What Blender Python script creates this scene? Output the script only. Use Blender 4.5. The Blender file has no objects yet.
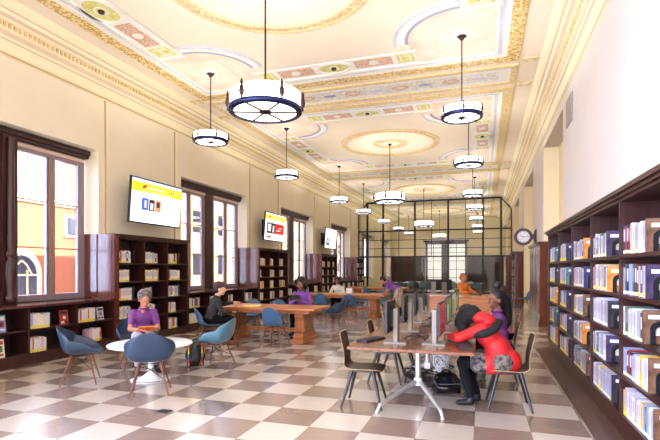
import bpy, bmesh, math, random
from mathutils import Vector, Matrix
R = random.Random(7)
PI = math.pi
COL = bpy.context.scene.collection
sc = bpy.context.scene

# ------------------------------------------------------------------ materials
def lin(c):
    return tuple((x/255/12.92 if x/255 <= .04045 else ((x/255+.055)/1.055)**2.4) for x in c)
_m = {}
def mat(name, col=(200, 200, 200), rough=.5, metal=0, emit=0, ecol=None, spec=None, noise=0, nscale=8, bump=0, alt=None, kind=None, coat=0, stretch=(1, 1, 1)):
    if name in _m: return _m[name]
    m = bpy.data.materials.new(name); m.use_nodes = True
    nt = m.node_tree; b = nt.nodes['Principled BSDF']
    c = lin(col)
    b.inputs['Base Color'].default_value = (*c, 1)
    b.inputs['Roughness'].default_value = rough
    b.inputs['Metallic'].default_value = metal
    if spec is not None: b.inputs['Specular IOR Level'].default_value = spec
    if coat: b.inputs['Coat Weight'].default_value = coat; b.inputs['Coat Roughness'].default_value = .15
    if emit:
        b.inputs['Emission Color'].default_value = (*lin(ecol or col), 1)
        b.inputs['Emission Strength'].default_value = emit
    if alt or noise or bump:
        tc = nt.nodes.new('ShaderNodeTexCoord'); mp = nt.nodes.new('ShaderNodeMapping')
        mp.inputs['Scale'].default_value = stretch
        nt.links.new(tc.outputs['Object'], mp.inputs[0])
        if kind == 'voronoi':
            t = nt.nodes.new('ShaderNodeTexVoronoi'); t.inputs['Scale'].default_value = nscale; out = t.outputs['Color']
            sep = nt.nodes.new('ShaderNodeSeparateColor'); nt.links.new(out, sep.inputs[0]); out = sep.outputs[0]
        elif kind == 'brick':
            t = nt.nodes.new('ShaderNodeTexBrick'); t.inputs['Scale'].default_value = nscale; out = t.outputs['Fac']
        elif kind == 'check':
            t = nt.nodes.new('ShaderNodeTexChecker'); t.inputs['Scale'].default_value = nscale; out = t.outputs['Fac']
        else:
            t = nt.nodes.new('ShaderNodeTexNoise'); t.inputs['Scale'].default_value = nscale; t.inputs['Detail'].default_value = 5; out = t.outputs['Fac']
        nt.links.new(mp.outputs[0], t.inputs['Vector'])
        if alt or noise:
            a = lin(alt) if alt else tuple(min(1, x*(1-noise)) for x in c)
            r = nt.nodes.new('ShaderNodeValToRGB')
            r.color_ramp.elements[0].position = .38; r.color_ramp.elements[1].position = .62
            r.color_ramp.elements[0].color = (*c, 1); r.color_ramp.elements[1].color = (*a, 1)
            nt.links.new(out, r.inputs[0]); nt.links.new(r.outputs[0], b.inputs['Base Color'])
        if bump:
            bp = nt.nodes.new('ShaderNodeBump'); bp.inputs['Strength'].default_value = bump; bp.inputs['Distance'].default_value = .01
            nt.links.new(out, bp.inputs['Height']); nt.links.new(bp.outputs[0], b.inputs['Normal'])
    _m[name] = m
    return m

def glass(name, tint=(255, 255, 255), refl=.08, rough=0):
    if name in _m: return _m[name]
    m = bpy.data.materials.new(name); m.use_nodes = True; nt = m.node_tree
    nt.nodes.remove(nt.nodes['Principled BSDF'])
    o = nt.nodes['Material Output']; t = nt.nodes.new('ShaderNodeBsdfTransparent'); g = nt.nodes.new('ShaderNodeBsdfGlossy')
    t.inputs[0].default_value = (*lin(tint), 1); g.inputs['Roughness'].default_value = rough
    fr = nt.nodes.new('ShaderNodeFresnel'); fr.inputs[0].default_value = 1.45
    mu = nt.nodes.new('ShaderNodeMath'); mu.operation = 'MULTIPLY'; mu.inputs[1].default_value = refl*10
    nt.links.new(fr.outputs[0], mu.inputs[0])
    mx = nt.nodes.new('ShaderNodeMixShader')
    nt.links.new(mu.outputs[0], mx.inputs[0]); nt.links.new(t.outputs[0], mx.inputs[1]); nt.links.new(g.outputs[0], mx.inputs[2])
    nt.links.new(mx.outputs[0], o.inputs[0]); _m[name] = m
    return m

def floor_material():
    m = bpy.data.materials.new('floor_tiles'); m.use_nodes = True; nt = m.node_tree; b = nt.nodes['Principled BSDF']; N = nt.nodes.new; L = nt.links.new
    tc = N('ShaderNodeTexCoord'); mp = N('ShaderNodeMapping')
    T = .5333
    mp.vector_type = 'POINT'; mp.inputs['Scale'].default_value = (1/T, 1/T, 0); mp.inputs['Location'].default_value = (.085/T, -5.53/T, .5)
    L(tc.outputs['Object'], mp.inputs[0])
    ck = N('ShaderNodeTexChecker'); ck.inputs['Scale'].default_value = 1
    L(mp.outputs[0], ck.inputs['Vector'])
    # per-tile variation and streaky veining
    fl = N('ShaderNodeVectorMath'); fl.operation = 'FLOOR'; L(mp.outputs[0], fl.inputs[0])
    wn = N('ShaderNodeTexWhiteNoise'); L(fl.outputs[0], wn.inputs['Vector'])
    n1 = N('ShaderNodeTexNoise'); n1.inputs['Scale'].default_value = 5; n1.inputs['Detail'].default_value = 3
    m2 = N('ShaderNodeMapping'); m2.inputs['Scale'].default_value = (1, 7, 1); L(tc.outputs['Object'], m2.inputs[0]); L(m2.outputs[0], n1.inputs['Vector'])
    ad = N('ShaderNodeMath'); ad.operation = 'ADD'; L(wn.outputs['Value'], ad.inputs[0]); L(n1.outputs['Fac'], ad.inputs[1])
    hf = N('ShaderNodeMath'); hf.operation = 'MULTIPLY'; hf.inputs[1].default_value = .5; L(ad.outputs[0], hf.inputs[0])
    def ramp(a, c):
        r = N('ShaderNodeValToRGB'); r.color_ramp.elements[0].position = .2; r.color_ramp.elements[1].position = .8
        r.color_ramp.elements[0].color = (*lin(a), 1); r.color_ramp.elements[1].color = (*lin(c), 1); L(hf.outputs[0], r.inputs[0]); return r
    ra = ramp(*FLOOR_LIGHT); rb = ramp(*FLOOR_DARK)
    mx = N('ShaderNodeMix'); mx.data_type = 'RGBA'
    L(ck.outputs['Fac'], mx.inputs['Factor']); L(rb.outputs[0], mx.inputs['A']); L(ra.outputs[0], mx.inputs['B'])
    # fine joints
    fr = N('ShaderNodeVectorMath'); fr.operation = 'FRACTION'; L(mp.outputs[0], fr.inputs[0])
    sp = N('ShaderNodeSeparateXYZ'); L(fr.outputs[0], sp.inputs[0])
    def edge(o):
        a = N('ShaderNodeMath'); a.operation = 'SUBTRACT'; a.inputs[1].default_value = .5; L(o, a.inputs[0])
        c = N('ShaderNodeMath'); c.operation = 'ABSOLUTE'; L(a.outputs[0], c.inputs[0])
        g = N('ShaderNodeMath'); g.operation = 'GREATER_THAN'; g.inputs[1].default_value = .494; L(c.outputs[0], g.inputs[0]); return g
    e1 = edge(sp.outputs[0]); e2 = edge(sp.outputs[1])
    mm = N('ShaderNodeMath'); mm.operation = 'MAXIMUM'; L(e1.outputs[0], mm.inputs[0]); L(e2.outputs[0], mm.inputs[1])
    mk = N('ShaderNodeMath'); mk.operation = 'MULTIPLY'; mk.inputs[1].default_value = .35; L(mm.outputs[0], mk.inputs[0])
    mj = N('ShaderNodeMix'); mj.data_type = 'RGBA'; mj.inputs['B'].default_value = (*lin((110, 95, 90)), 1)
    L(mk.outputs[0], mj.inputs['Factor']); L(mx.outputs['Result'], mj.inputs['A']); L(mj.outputs['Result'], b.inputs['Base Color'])
    rr = N('ShaderNodeMapRange'); rr.inputs['To Min'].default_value = .2; rr.inputs['To Max'].default_value = .3
    n2 = N('ShaderNodeTexNoise'); n2.inputs['Scale'].default_value = 1.2; L(tc.outputs['Object'], n2.inputs['Vector'])
    L(n2.outputs['Fac'], rr.inputs['Value']); L(rr.outputs[0], b.inputs['Roughness'])
    b.inputs['Specular IOR Level'].default_value = .6; b.inputs['Coat Weight'].default_value = 1; b.inputs['Coat Roughness'].default_value = .19
    return m

def wood(name, a, b_, rough=.35, scale=3, axis='z', coat=0):
    st = {'x': (.6, 9, 9), 'y': (9, .6, 9), 'z': (9, 9, .6)}[axis]
    return mat(name, a, rough, alt=b_, nscale=scale, stretch=st, coat=coat)

# ------------------------------------------------------------------ mesh builder
class MB:
    def __init__(s): s.v = []; s.f = []; s.m = []; s.sm = []
    def add(s, vs, fs, m=0, smooth=False, M=None):
        o = len(s.v)
        for p in vs: s.v.append(tuple(M @ Vector(p)) if M is not None else tuple(p))
        for f in fs: s.f.append([o+i for i in f]); s.m.append(m); s.sm.append(smooth)
        return s
    def box(s, x0, x1, y0, y1, z0, z1, m=0, M=None):
        if x0 > x1: x0, x1 = x1, x0
        if y0 > y1: y0, y1 = y1, y0
        vs = [(x0, y0, z0), (x1, y0, z0), (x1, y1, z0), (x0, y1, z0), (x0, y0, z1), (x1, y0, z1), (x1, y1, z1), (x0, y1, z1)]
        return s.add(vs, [(0, 3, 2, 1), (4, 5, 6, 7), (0, 1, 5, 4), (1, 2, 6, 5), (2, 3, 7, 6), (3, 0, 4, 7)], m, False, M)
    def tube(s, p, q, r0, r1=None, n=10, m=0, smooth=True, caps=True):
        p = Vector(p); q = Vector(q); r1 = r0 if r1 is None else r1
        d = (q-p); 
        if d.length < 1e-6: return s
        d.normalize(); a = d.orthogonal().normalized(); b = d.cross(a)
        vs = []
        for c, r in ((p, r0), (q, r1)):
            for i in range(n):
                t = 2*PI*i/n; vs.append(c+a*math.cos(t)*r+b*math.sin(t)*r)
        s.add(vs, [(i, (i+1) % n, n+(i+1) % n, n+i) for i in range(n)], m, smooth)
        if caps: s.add(vs[:n], [list(range(n))[::-1]], m); s.add(vs[n:], [list(range(n))], m)
        return s
    def path(s, pts, r, n=8, m=0):
        for a, b in zip(pts, pts[1:]): s.tube(a, b, r, r, n, m)
        return s
    def ell(s, c, r, m=0, rot=None, nu=14, nv=9):
        c = Vector(c); vs = []; fs = []
        M = rot if rot is not None else Matrix.Identity(3)
        if isinstance(r, (int, float)): r = (r, r, r)
        vs.append(c+M@Vector((0, 0, -r[2])))
        for j in range(1, nv):
            ph = -PI/2+PI*j/nv
            for i in range(nu):
                t = 2*PI*i/nu
                vs.append(c+M@Vector((r[0]*math.cos(ph)*math.cos(t), r[1]*math.cos(ph)*math.sin(t), r[2]*math.sin(ph))))
        vs.append(c+M@Vector((0, 0, r[2])))
        for i in range(nu): fs.append((0, 1+(i+1) % nu, 1+i))
        for j in range(nv-2):
            for i in range(nu):
                a = 1+j*nu+i; b = 1+j*nu+(i+1) % nu; fs.append((a, b, b+nu, a+nu))
        k = 1+(nv-2)*nu
        for i in range(nu): fs.append((k+i, k+(i+1) % nu, k+nu))
        return s.add(vs, fs, m, True)
    def cap(s, a, b, ra, rb, m=0, n=12):
        s.tube(a, b, ra, rb, n, m); s.ell(a, ra, m, nu=n, nv=8); s.ell(b, rb, m, nu=n, nv=8); return s
    def lathe(s, prof, c=(0, 0, 0), n=24, m=0, smooth=True):
        c = Vector(c); vs = []; fs = []
        for r, z in prof:
            for i in range(n):
                t = 2*PI*i/n; vs.append(c+Vector((r*math.cos(t), r*math.sin(t), z)))
        for j in range(len(prof)-1):
            for i in range(n):
                a = j*n+i; b = j*n+(i+1) % n; fs.append((a, b, b+n, a+n))
        return s.add(vs, fs, m, smooth)
    def prism(s, poly, d0, d1, axis='y', m=0):   # poly in the two other axes
        n = len(poly)
        def P(a, b, d): return {'x': (d, a, b), 'y': (a, d, b), 'z': (a, b, d)}[axis]
        vs = [P(a, b, d0) for a, b in poly]+[P(a, b, d1) for a, b in poly]
        fs = [list(range(n))[::-1], list(range(n, 2*n))]+[(i, (i+1) % n, n+(i+1) % n, n+i) for i in range(n)]
        return s.add(vs, fs, m)
    def build(s, name, mats, parent=None, loc=None, recalc=True):
        me = bpy.data.meshes.new(name)
        me.from_pydata([tuple(v) for v in s.v], [], s.f)
        if not isinstance(mats, (list, tuple)): mats = [mats]
        for mm in mats: me.materials.append(mm)
        for p, mi, sm in zip(me.polygons, s.m, s.sm): p.material_index = min(mi, len(mats)-1); p.use_smooth = sm
        if recalc:
            bm = bmesh.new(); bm.from_mesh(me); bmesh.ops.recalc_face_normals(bm, faces=bm.faces); bm.to_mesh(me); bm.free()
        o = bpy.data.objects.new(name, me); COL.objects.link(o)
        if parent: o.parent = parent
        if loc: o.location = loc
        return o

def tag(o, label=None, cat=None, group=None, kind=None):
    if label: o['label'] = label
    if cat: o['category'] = cat
    if group: o['group'] = group
    if kind: o['kind'] = kind
    return o
def empty(name, loc=(0, 0, 0), rz=0, label=None, cat=None, group=None, kind=None):
    o = bpy.data.objects.new(name, None); COL.objects.link(o); o.location = loc; o.rotation_euler = (0, 0, rz); o.empty_display_size = .1
    return tag(o, label, cat, group, kind)
def tree_copy(root, loc, rz, label=None, group=None):
    def cp(o, par):
        c = o.copy(); COL.objects.link(c); c.parent = par
        for ch in list(o.children): cp(ch, c)
        return c
    r = cp(root, None); r.location = loc; r.rotation_euler = (0, 0, rz)
    if label: r['label'] = label
    if group: r['group'] = group
    return r
def bevel(o, w=.005, seg=2):
    b = o.modifiers.new('b', 'BEVEL'); b.width = w; b.segments = seg; b.limit_method = 'ANGLE'; return o

LAMP_BIG, LAMP_SMALL = 60, 30
SKY, SUN, EXPO = 23, 22, .6
FLOOR_LIGHT = ((204, 192, 178), (222, 211, 197))
FLOOR_DARK = ((138, 116, 104), (163, 141, 128))
M = {}
M['floor'] = floor_material()
M['maho'] = wood('dark_mahogany', (46, 20, 18), (62, 28, 24), .35)
M['mahoin'] = wood('mahogany_back_panel', (40, 18, 17), (52, 24, 21), .5)
M['panel'] = wood('red_mahogany_panel', (84, 36, 24), (108, 50, 32), .16, coat=.5)
M['wall'] = mat('cream_plaster', (240, 229, 203), .8, noise=.03, nscale=1.5)
M['wallr'] = mat('ivory_plaster', (222, 215, 206), .8, noise=.02, nscale=1.5)
M['niche'] = mat('niche_plaster', (238, 221, 178), .8)
M['ceil'] = mat('ceiling_plaster', (243, 230, 207), .85, noise=.03, nscale=1)
M['ceilw'] = mat('ceiling_white_plaster', (240, 238, 230), .8)
M['gold'] = mat('gold_leaf_band', (216, 188, 130), .55, alt=(234, 214, 164), nscale=14)
M['goldd'] = mat('gold_key_pattern', (196, 158, 84), .55, alt=(238, 218, 160), nscale=30, kind='voronoi')
M['lav'] = mat('lavender_blue_line', (196, 198, 216), .7, alt=(216, 214, 224), nscale=16)
M['blue'] = mat('grey_blue_line', (158, 162, 186), .7)
M['pink'] = mat('pinkish_plaster', (242, 222, 204), .8, alt=(236, 206, 186), nscale=3)
M['terra'] = mat('terracotta_mosaic', (204, 158, 130), .7, alt=(226, 200, 176), nscale=44, kind='voronoi')
M['green'] = mat('olive_green_medallion', (206, 204, 110), .7, alt=(226, 222, 156), nscale=12)
M['orn'] = mat('painted_arabesque', (236, 232, 222), .7, alt=(206, 204, 190), nscale=11)
M['cream'] = mat('cornice_cream', (246, 234, 196), .6)
M['cream2'] = mat('cornice_tan', (222, 200, 172), .7)
M['steel'] = mat('black_steel', (26, 22, 24), .4, .3)
M['glass'] = glass('clear_glass', (250, 252, 252), .08)
M['glassp'] = glass('partition_glass', (250, 250, 244), .03)
M['casement'] = mat('mauve_grey_casement', (142, 126, 134), .35)
M['mull'] = mat('tan_mullion', (150, 122, 104), .45)
M['bronze'] = mat('dark_bronze', (62, 44, 38), .35, .7)
M['ringrefl'] = mat('ring_blue_reflection', (34, 44, 92), .25, .6)  # bluish reflection on the bronze ring, put into its base colour
M['shade'] = mat('glowing_opal_glass', (255, 252, 246), .4, emit=2.6, ecol=(255, 250, 244))
M['blackpl'] = mat('black_plastic', (16, 15, 18), .5)
M['alu'] = mat('brushed_aluminium', (132, 122, 112), .45, .4)
M['alu2'] = mat('satin_silver', (205, 200, 194), .35, .5)
M['oak'] = wood('orange_oak', (176, 104, 56), (204, 134, 80), .35, 3, 'x')
M['oakz'] = wood('orange_oak_upright', (160, 92, 50), (186, 118, 70), .4, 3, 'z')
M['walnut'] = wood('walnut_top', (104, 58, 34), (132, 78, 46), .2, 3, 'y')
M['legwood'] = wood('walnut_legs', (104, 54, 36), (128, 70, 46), .4)
M['wire'] = mat('black_wire', (30, 24, 24), .4, .5)
M['white'] = mat('white_laminate', (240, 240, 242), .25)
M['blueshell'] = mat('steel_blue_shell', (58, 92, 128), .3)
M['navyshell'] = mat('slate_blue_shell', (42, 62, 88), .35)
M['tealshell'] = mat('pale_teal_shell', (84, 126, 148), .3)
M['ply'] = wood('dark_veneer', (48, 36, 33), (66, 50, 44), .35)
M['plyedge'] = mat('pale_ply_edge', (206, 170, 120), .5)
M['dleg'] = mat('black_lacquered_leg', (30, 24, 24), .35)
# ------------------------------------------------------------------ room shell
XL, XR, XC = -7.6, 1.6, -3.02
CZ = 5.9
Y0, YE = -3.0, 40.5
YB = [6.2+9.63*k for k in range(-1, 4)]       # bay centres
BEAM = [1.385+9.63*k for k in range(0, 4)]
def S(name, mb, mats, parent=None):
    o = mb.build(name, mats, parent)
    if not parent: o['kind'] = 'structure'
    return o
S('floor', MB().box(-8.2, 2.4, Y0, YE+.4, -.12, 0), M['floor'])
S('ceiling', MB().box(-8.2, 2.4, Y0, YE+.4, CZ+.004, CZ+.2), M['ceil'])
S('wall_far', MB().box(-8.2, 2.4, YE, YE+.4, 0, CZ), M['wall'])
wl = MB(); op = [(4.1+6.45*k, 7.75+6.45*k) for k in range(-1, 6)]
ys = Y0
for a, b in op:
    wl.box(-8.2, XL, ys, a, 0, CZ); wl.box(-8.2, XL, a, b, 0, .97); wl.box(-8.2, XL, a, b, 4.07, CZ); ys = b
wl.box(-8.2, XL, ys, YE, 0, CZ)
S('wall_left', wl, M['wall'])
wr = MB()
nic = [(10.9, 14.25), (17.1, 20.75), (23.5, 27.15), (29.95, 33.6), (36.4, 40)]
ys = Y0
for a, b in nic: wr.box(XR, 2.0, ys, a, 0, 5.0); ys = b
wr.box(XR, 2.0, ys, YE, 0, 5.0); wr.box(XR, 2.0, Y0, YE, 5.0, CZ)
S('wall_right', wr, M['wallr'])
S('wall_niche', MB().box(2.0, 2.3, Y0, YE, 0, CZ), M['niche'])
# jamb colour of the niches (yellow painted returns)
nj = MB()
for a, b in nic: nj.box(XR+.01, 2.0, b-.012, b-.002, 0, 4.99); nj.box(XR+.01, 2.0, a, b-.012, 4.988, 4.998, 1)
S('trim_1', nj, [M['niche'], mat('niche_soffit', (206, 192, 176), .8)])

# cornice: profile steps extruded along both long walls
prof = [(0, 5.16, 'cream'), (.035, 5.18, 'gold2'), (.035, 5.215, 'cream'), (.06, 5.24, 'cream'), (.06, 5.34, 'cream'), (.09, 5.40, 'cream2'), (.12, 5.41, 'cream'), (.14, 5.45, 'cream2'), (.15, 5.53, 'cream'), (.19, 5.55, 'cream'),
        (.19, 5.64, 'cream'), (.25, 5.66, 'cream'), (.25, 5.69, 'cream2'), (.31, 5.72, 'cream'), (.34, 5.77, 'cream2'), (.38, 5.78, 'cream'), (.43, 5.80, 'cream'), (.48, 5.84, 'cream'), (.50, 5.9, 'cream')]
cm = [M['cream'], M['cream2'], mat('cornice_gold_fillet', (200, 170, 120), .6), M['gold']]
ci = {'cream': 0, 'cream2': 1, 'gold2': 2}
for side, sx, x0, nm in ((1, 1, XL, 'trim_2'), (-1, -1, XR, 'trim_3')):
    c = MB()
    for (d0, z0, k), (d1, z1, _) in zip(prof, prof[1:]):
        xa, xb = x0+sx*d0, x0+sx*d1
        c.add([(xa, Y0, z0), (xb, Y0, z1), (xb, YE, z1), (xa, YE, z0)], [(0, 1, 2, 3)], ci[k])
    c.add([(x0, Y0, 5.16), (x0, Y0, 5.9), (x0, YE, 5.9), (x0, YE, 5.16)], [(0, 1, 2, 3)], 0)
    c.add([(x0, Y0, 5.9), (x0+sx*.5, Y0, 5.9), (x0+sx*.5, YE, 5.9), (x0, YE, 5.9)], [(0, 1, 2, 3)], 0)
    y = Y0+.02
    while y < 29:      # dentils / egg course
        c.box(x0+sx*.19, x0+sx*.225, y, y+.045, 5.565, 5.635, 3); y += .09
    S(nm, c, cm)

# vertical wall mouldings on the piers
t = MB()
for k in range(-1, 6):
    for dy in (.16, 2.5):
        y = 7.75+6.45*k+dy
        t.box(XL, XL+.02, y, y+.035, 2.35, 5.16, 0); t.box(XL, XL+.012, y+.035, y+.11, 2.35, 5.16, 1)
S('trim_4', t, [mat('tan_fillet', (196, 172, 130), .6), M['cream']])

# ------------------------------------------------------------------ ceiling ornament (thin raised plaster)
def ring(mb, cx, cy, r0, r1, z, m, a0=0, a1=2*PI, n=64, sx=1, sy=1):
    n = max(6, int(n*(a1-a0)/(2*PI)))
    vs = []; h = .012
    for i in range(n+1):
        t_ = a0+(a1-a0)*i/n; c_, s_ = math.cos(t_), math.sin(t_)
        vs += [(cx+r0*c_*sx, cy+r0*s_*sy, z), (cx+r1*c_*sx, cy+r1*s_*sy, z), (cx+r1*c_*sx, cy+r1*s_*sy, CZ+.004), (cx+r0*c_*sx, cy+r0*s_*sy, CZ+.004)]
    fs = []
    for i in range(n):
        a = i*4; b = a+4
        fs += [(a, a+1, b+1, b), (a+1, a+2, b+2, b+1), (a+3, a, b, b+3)]
    mb.add(vs, fs, m)
def flat(mb, x0, x1, y0, y1, z, m): mb.box(x0, x1, y0, y1, z, CZ+.004, m)
def frame(mb, cx, cy, hx, hy, w, z, m):
    flat(mb, cx-hx, cx+hx, cy-hy, cy-hy+w, z, m); flat(mb, cx-hx, cx+hx, cy+hy-w, cy+hy, z, m)
    flat(mb, cx-hx, cx-hx+w, cy-hy+w, cy+hy-w, z, m); flat(mb, cx+hx-w, cx+hx, cy-hy+w, cy+hy-w, z, m)
cmats = [M['goldd'], M['ceilw'], M['lav'], M['ceil'], M['terra'], M['green'], M['pink'], M['blue'], M['orn'], M['bronze'], M['gold'], mat('rosette_ring', (206, 156, 112), .6, alt=(238, 216, 180), nscale=36, kind='voronoi')]
tn = 5
for bi, cy in enumerate(YB):
    c = MB()
    frame(c, XC, cy, 3.72, 4.08, .24, CZ-.03, 0 if bi < 2 else 10)  # far bays take the paler gold, their brighter exposure put into colour
    frame(c, XC, cy, 3.48, 3.84, .1, CZ-.02, 1)
    frame(c, XC, cy, 3.38, 3.74, .08, CZ-.012, 2)
    frame(c, XC, cy, 3.30, 3.66, .06, CZ-.03, 1)
    # white mouldings either side of the ornament strip
    A, Bv = 1.78, 1.78
    for sx in (-1, 1):
        x = XC+sx*3.0
        flat(c, x-.33, x+.33, cy-A-.1, cy+A+.1, CZ-.006, 1)
        for e in (-.33, .29): flat(c, x+e, x+e+.04, cy-A-.1, cy+A+.1, CZ-.03, 1)
        ring(c, x, cy, .0, .29, CZ-.014, 5, sx=.85, sy=1.15); ring(c, x, cy, .29, .36, CZ-.03, 1, sx=.85, sy=1.15)
        ring(c, x, cy, .09, .12, CZ-.02, 1, n=20); ring(c, x, cy, 0, .05, CZ-.05, 9, n=20)
        for sy in (-1, 1):
            flat(c, x-.17, x+.17, cy+sy*.46, cy+sy*1.28, CZ-.014, 4)
            ring(c, x, cy+sy*.87, 0, .1, CZ-.02, 1, n=20)
            flat(c, x-.21, x+.21, cy+sy*1.38, cy+sy*1.74, CZ-.014, 5)
            for q in (-.12, .12): flat(c, x-.14, x+.14, cy+sy*1.56+q-.012, cy+sy*1.56+q+.012, CZ-.022, 1)
            flat(c, x-.02, x+.02, cy+sy*1.56-.1, cy+sy*1.56+.1, CZ-.022, 1)
    for sy in (-1, 1):
        y = cy+sy*3.3
        flat(c, XC-A+.05, XC+A-.05, y-.3, y+.3, CZ-.006, 1)
        for e in (-.3, .27): flat(c, XC-A, XC+A, y+e, y+e+.03, CZ-.03, 1)
        ring(c, XC, y, .0, .25, CZ-.014, 5, sx=1.3, sy=.85); ring(c, XC, y, .25, .31, CZ-.03, 1, sx=1.3, sy=.85); ring(c, XC, y, .08, .11, CZ-.02, 1, n=20); ring(c, XC, y, 0, .05, CZ-.05, 9, n=20)
        for sx in (-1, 1):
            flat(c, XC+sx*.46, XC+sx*1.25, y-.17, y+.17, CZ-.014, 4)
            ring(c, XC+sx*.87, y, 0, .1, CZ-.02, 1, n=20)
            flat(c, XC+sx*1.36, XC+sx*1.7, y-.19, y+.19, CZ-.014, 5)
            for q in (-.1, .1): flat(c, XC+sx*1.53+q-.012, XC+sx*1.53+q+.012, y-.14, y+.14, CZ-.022, 1)
    # corner fields round the side lamps: quarter circle towards the bay centre
    for sx in (-1, 1):
        for sy in (-1, 1):
            lx, ly = XC+sx*2.65, cy+sy*2.73
            ex, ey = XC+sx*3.28, cy+sy*3.64
            # pink field: from arc to the corner
            r = .98; n = 14; a0 = math.atan2(-sy, 0); pts = []
            for i in range(n+1):
                u_ = PI/2*i/n
                pts.append((lx-sx*r*math.sin(u_)*1.0, ly-sy*r*math.cos(u_)*1.0))
            pts += [(lx-sx*r, ey), (ex, ey), (ex, ly-sy*r)]
            c.prism(pts, CZ-.004, CZ+.004, 'z', 6)
            base = {(1, 1): PI, (-1, 1): 1.5*PI, (-1, -1): 0, (1, -1): .5*PI}[(sx, sy)]
            ring(c, lx, ly, .98, 1.04, CZ-.02, 7, base, base+PI/2); ring(c, lx, ly, 1.04, 1.2, CZ-.014, 1, base, base+PI/2); ring(c, lx, ly, 1.2, 1.25, CZ-.03, 2, base, base+PI/2)
            # soft plaster cartouche frame round the lamp rose
            frame(c, lx+sx*.02, ly+sy*.1, .52, .72, .03, CZ-.018, 6)
            ring(c, lx, ly, .0, .16, CZ-.018, 1, n=24); ring(c, lx, ly, .22, .26, CZ-.01, 6, n=32)
    # central rosette
    for r0, r1, z, m in ((1.60, 1.66, -.03, 10), (1.48, 1.60, -.014, 11), (1.44, 1.48, -.03, 10), (.60, .63, -.02, 3), (.40, .58, -.012, 11), (.34, .38, -.02, 10), (0, .16, -.03, 3)):
        ring(c, XC, cy, r0, r1, CZ+z, m)
    for i in range(12):
        a = 2*PI*i/12; ring(c, XC+.49*math.cos(a), cy+.49*math.sin(a), 0, .05, CZ-.03, 11, n=10)
    S('trim_%d' % tn, c, cmats); tn += 1
for by in BEAM:
    c = MB()
    flat(c, XC-3.7, XC+3.7, by-.5, by+.5, CZ-.005, 1)
    frame(c, XC, by, 3.72, .52, .13, CZ-.03, 10)
    flat(c, XC-3.35, XC+3.35, by-.24, by+.24, CZ-.01, 8)
    for i in range(-5, 6):
        if i % 2 == 0: ring(c, XC+i*.58, by, .07, .14, CZ-.018, 4, n=20, sx=1.4)
        else: flat(c, XC+i*.58-.14, XC+i*.58+.14, by-.06, by+.06, CZ-.018, 2 if i % 4 == 1 else 7)
    for sx in (-1, 1):
        for e in (-.66, .66): flat(c, XC+sx*3.80, XC+sx*4.08, by+e-.1, by+e+.1, CZ-.02, 10); ring(c, XC+sx*3.94, by+e, 0, .06, CZ-.03, 3, n=16)
    S('trim_%d' % tn, c, cmats); tn += 1

# ------------------------------------------------------------------ windows on the left
wn = 1
for k in range(0, 6):
    a, b = 4.1+6.45*k, 7.75+6.45*k
    w = empty('window_%d' % wn, (-7.95, (a+b)/2, .97), 0, kind='structure'); wn += 1
    H = (b-a)/2-.02
    f = MB(); f.box(-.1, .12, -H, H, 2.93, 3.08); f.box(-.1, .16, -H, H, 2.99, 3.08); f.box(-.06, .2, -H, H, .0, .05)
    f.build('window_frame', M['maho'], w)
    f = MB(); f.box(-.1, .16 if k == 0 else .04, -.2, .2, .05, 2.93)
    if k == 0: f.box(.16, .22, -.12, .12, .05, 2.93)
    if k == 0: f.lathe([(.07, .06), (.09, .1), (.09, .16), (.06, .2), (.075, .3), (.095, .55), (.085, .75), (.05, .82), (.085, .87), (.085, .92), (.05, .97), (.06, 1.05), (.05, 2.9)], (.26, 0, 0), 16)
    f.build('window_column', M['maho'], w)
    for s in (-1, 1):
        y0, y1 = (s*.2, s*(H-.02)) if s > 0 else (-(H-.02), -.2)
        f = MB()
        for q0, q1 in ((y0, y0+.08), (y1-.1, y1)): f.box(-.06, .02, q0, q1, .05, 2.93)
        f.box(-.07, .05, y0+.08, y1-.1, .05, .16); f.box(-.07, .05, y0+.08, y1-.1, 2.78, 2.93)
        ym = (y0+y1)/2
        for q0, q1 in ((y0+.08, y0+.12), (ym-.09, ym-.05), (ym+.05, ym+.1), (y1-.15, y1-.1)): f.box(-.04, .01, q0, q1, .16, 2.78)
        for z in (1.04, 1.92): f.box(-.03, .02, y0+.1, y1-.12, z-.012, z+.012)
        f.build('casement', M['casement'], w)
        MB().box(-.05, .03, ym-.05, ym+.05, .05, 2.93).build('mullion', M['mull'], w)
        MB().box(-.02, -.012, y0+.13, ym-.1, .16, 2.78).build('glass_pane', M['glass'], w)
        MB().box(-.02, -.012, ym+.1, y1-.15, .16, 2.78).build('glass_pane', M['glass'], w)
        f = MB(); f.box(.02, .07, y0+.05, y1-.05, 2.84, 2.9); f.build('blind_roll', mat('cream_roller_blind', (222, 196, 170), .6), w)

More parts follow.
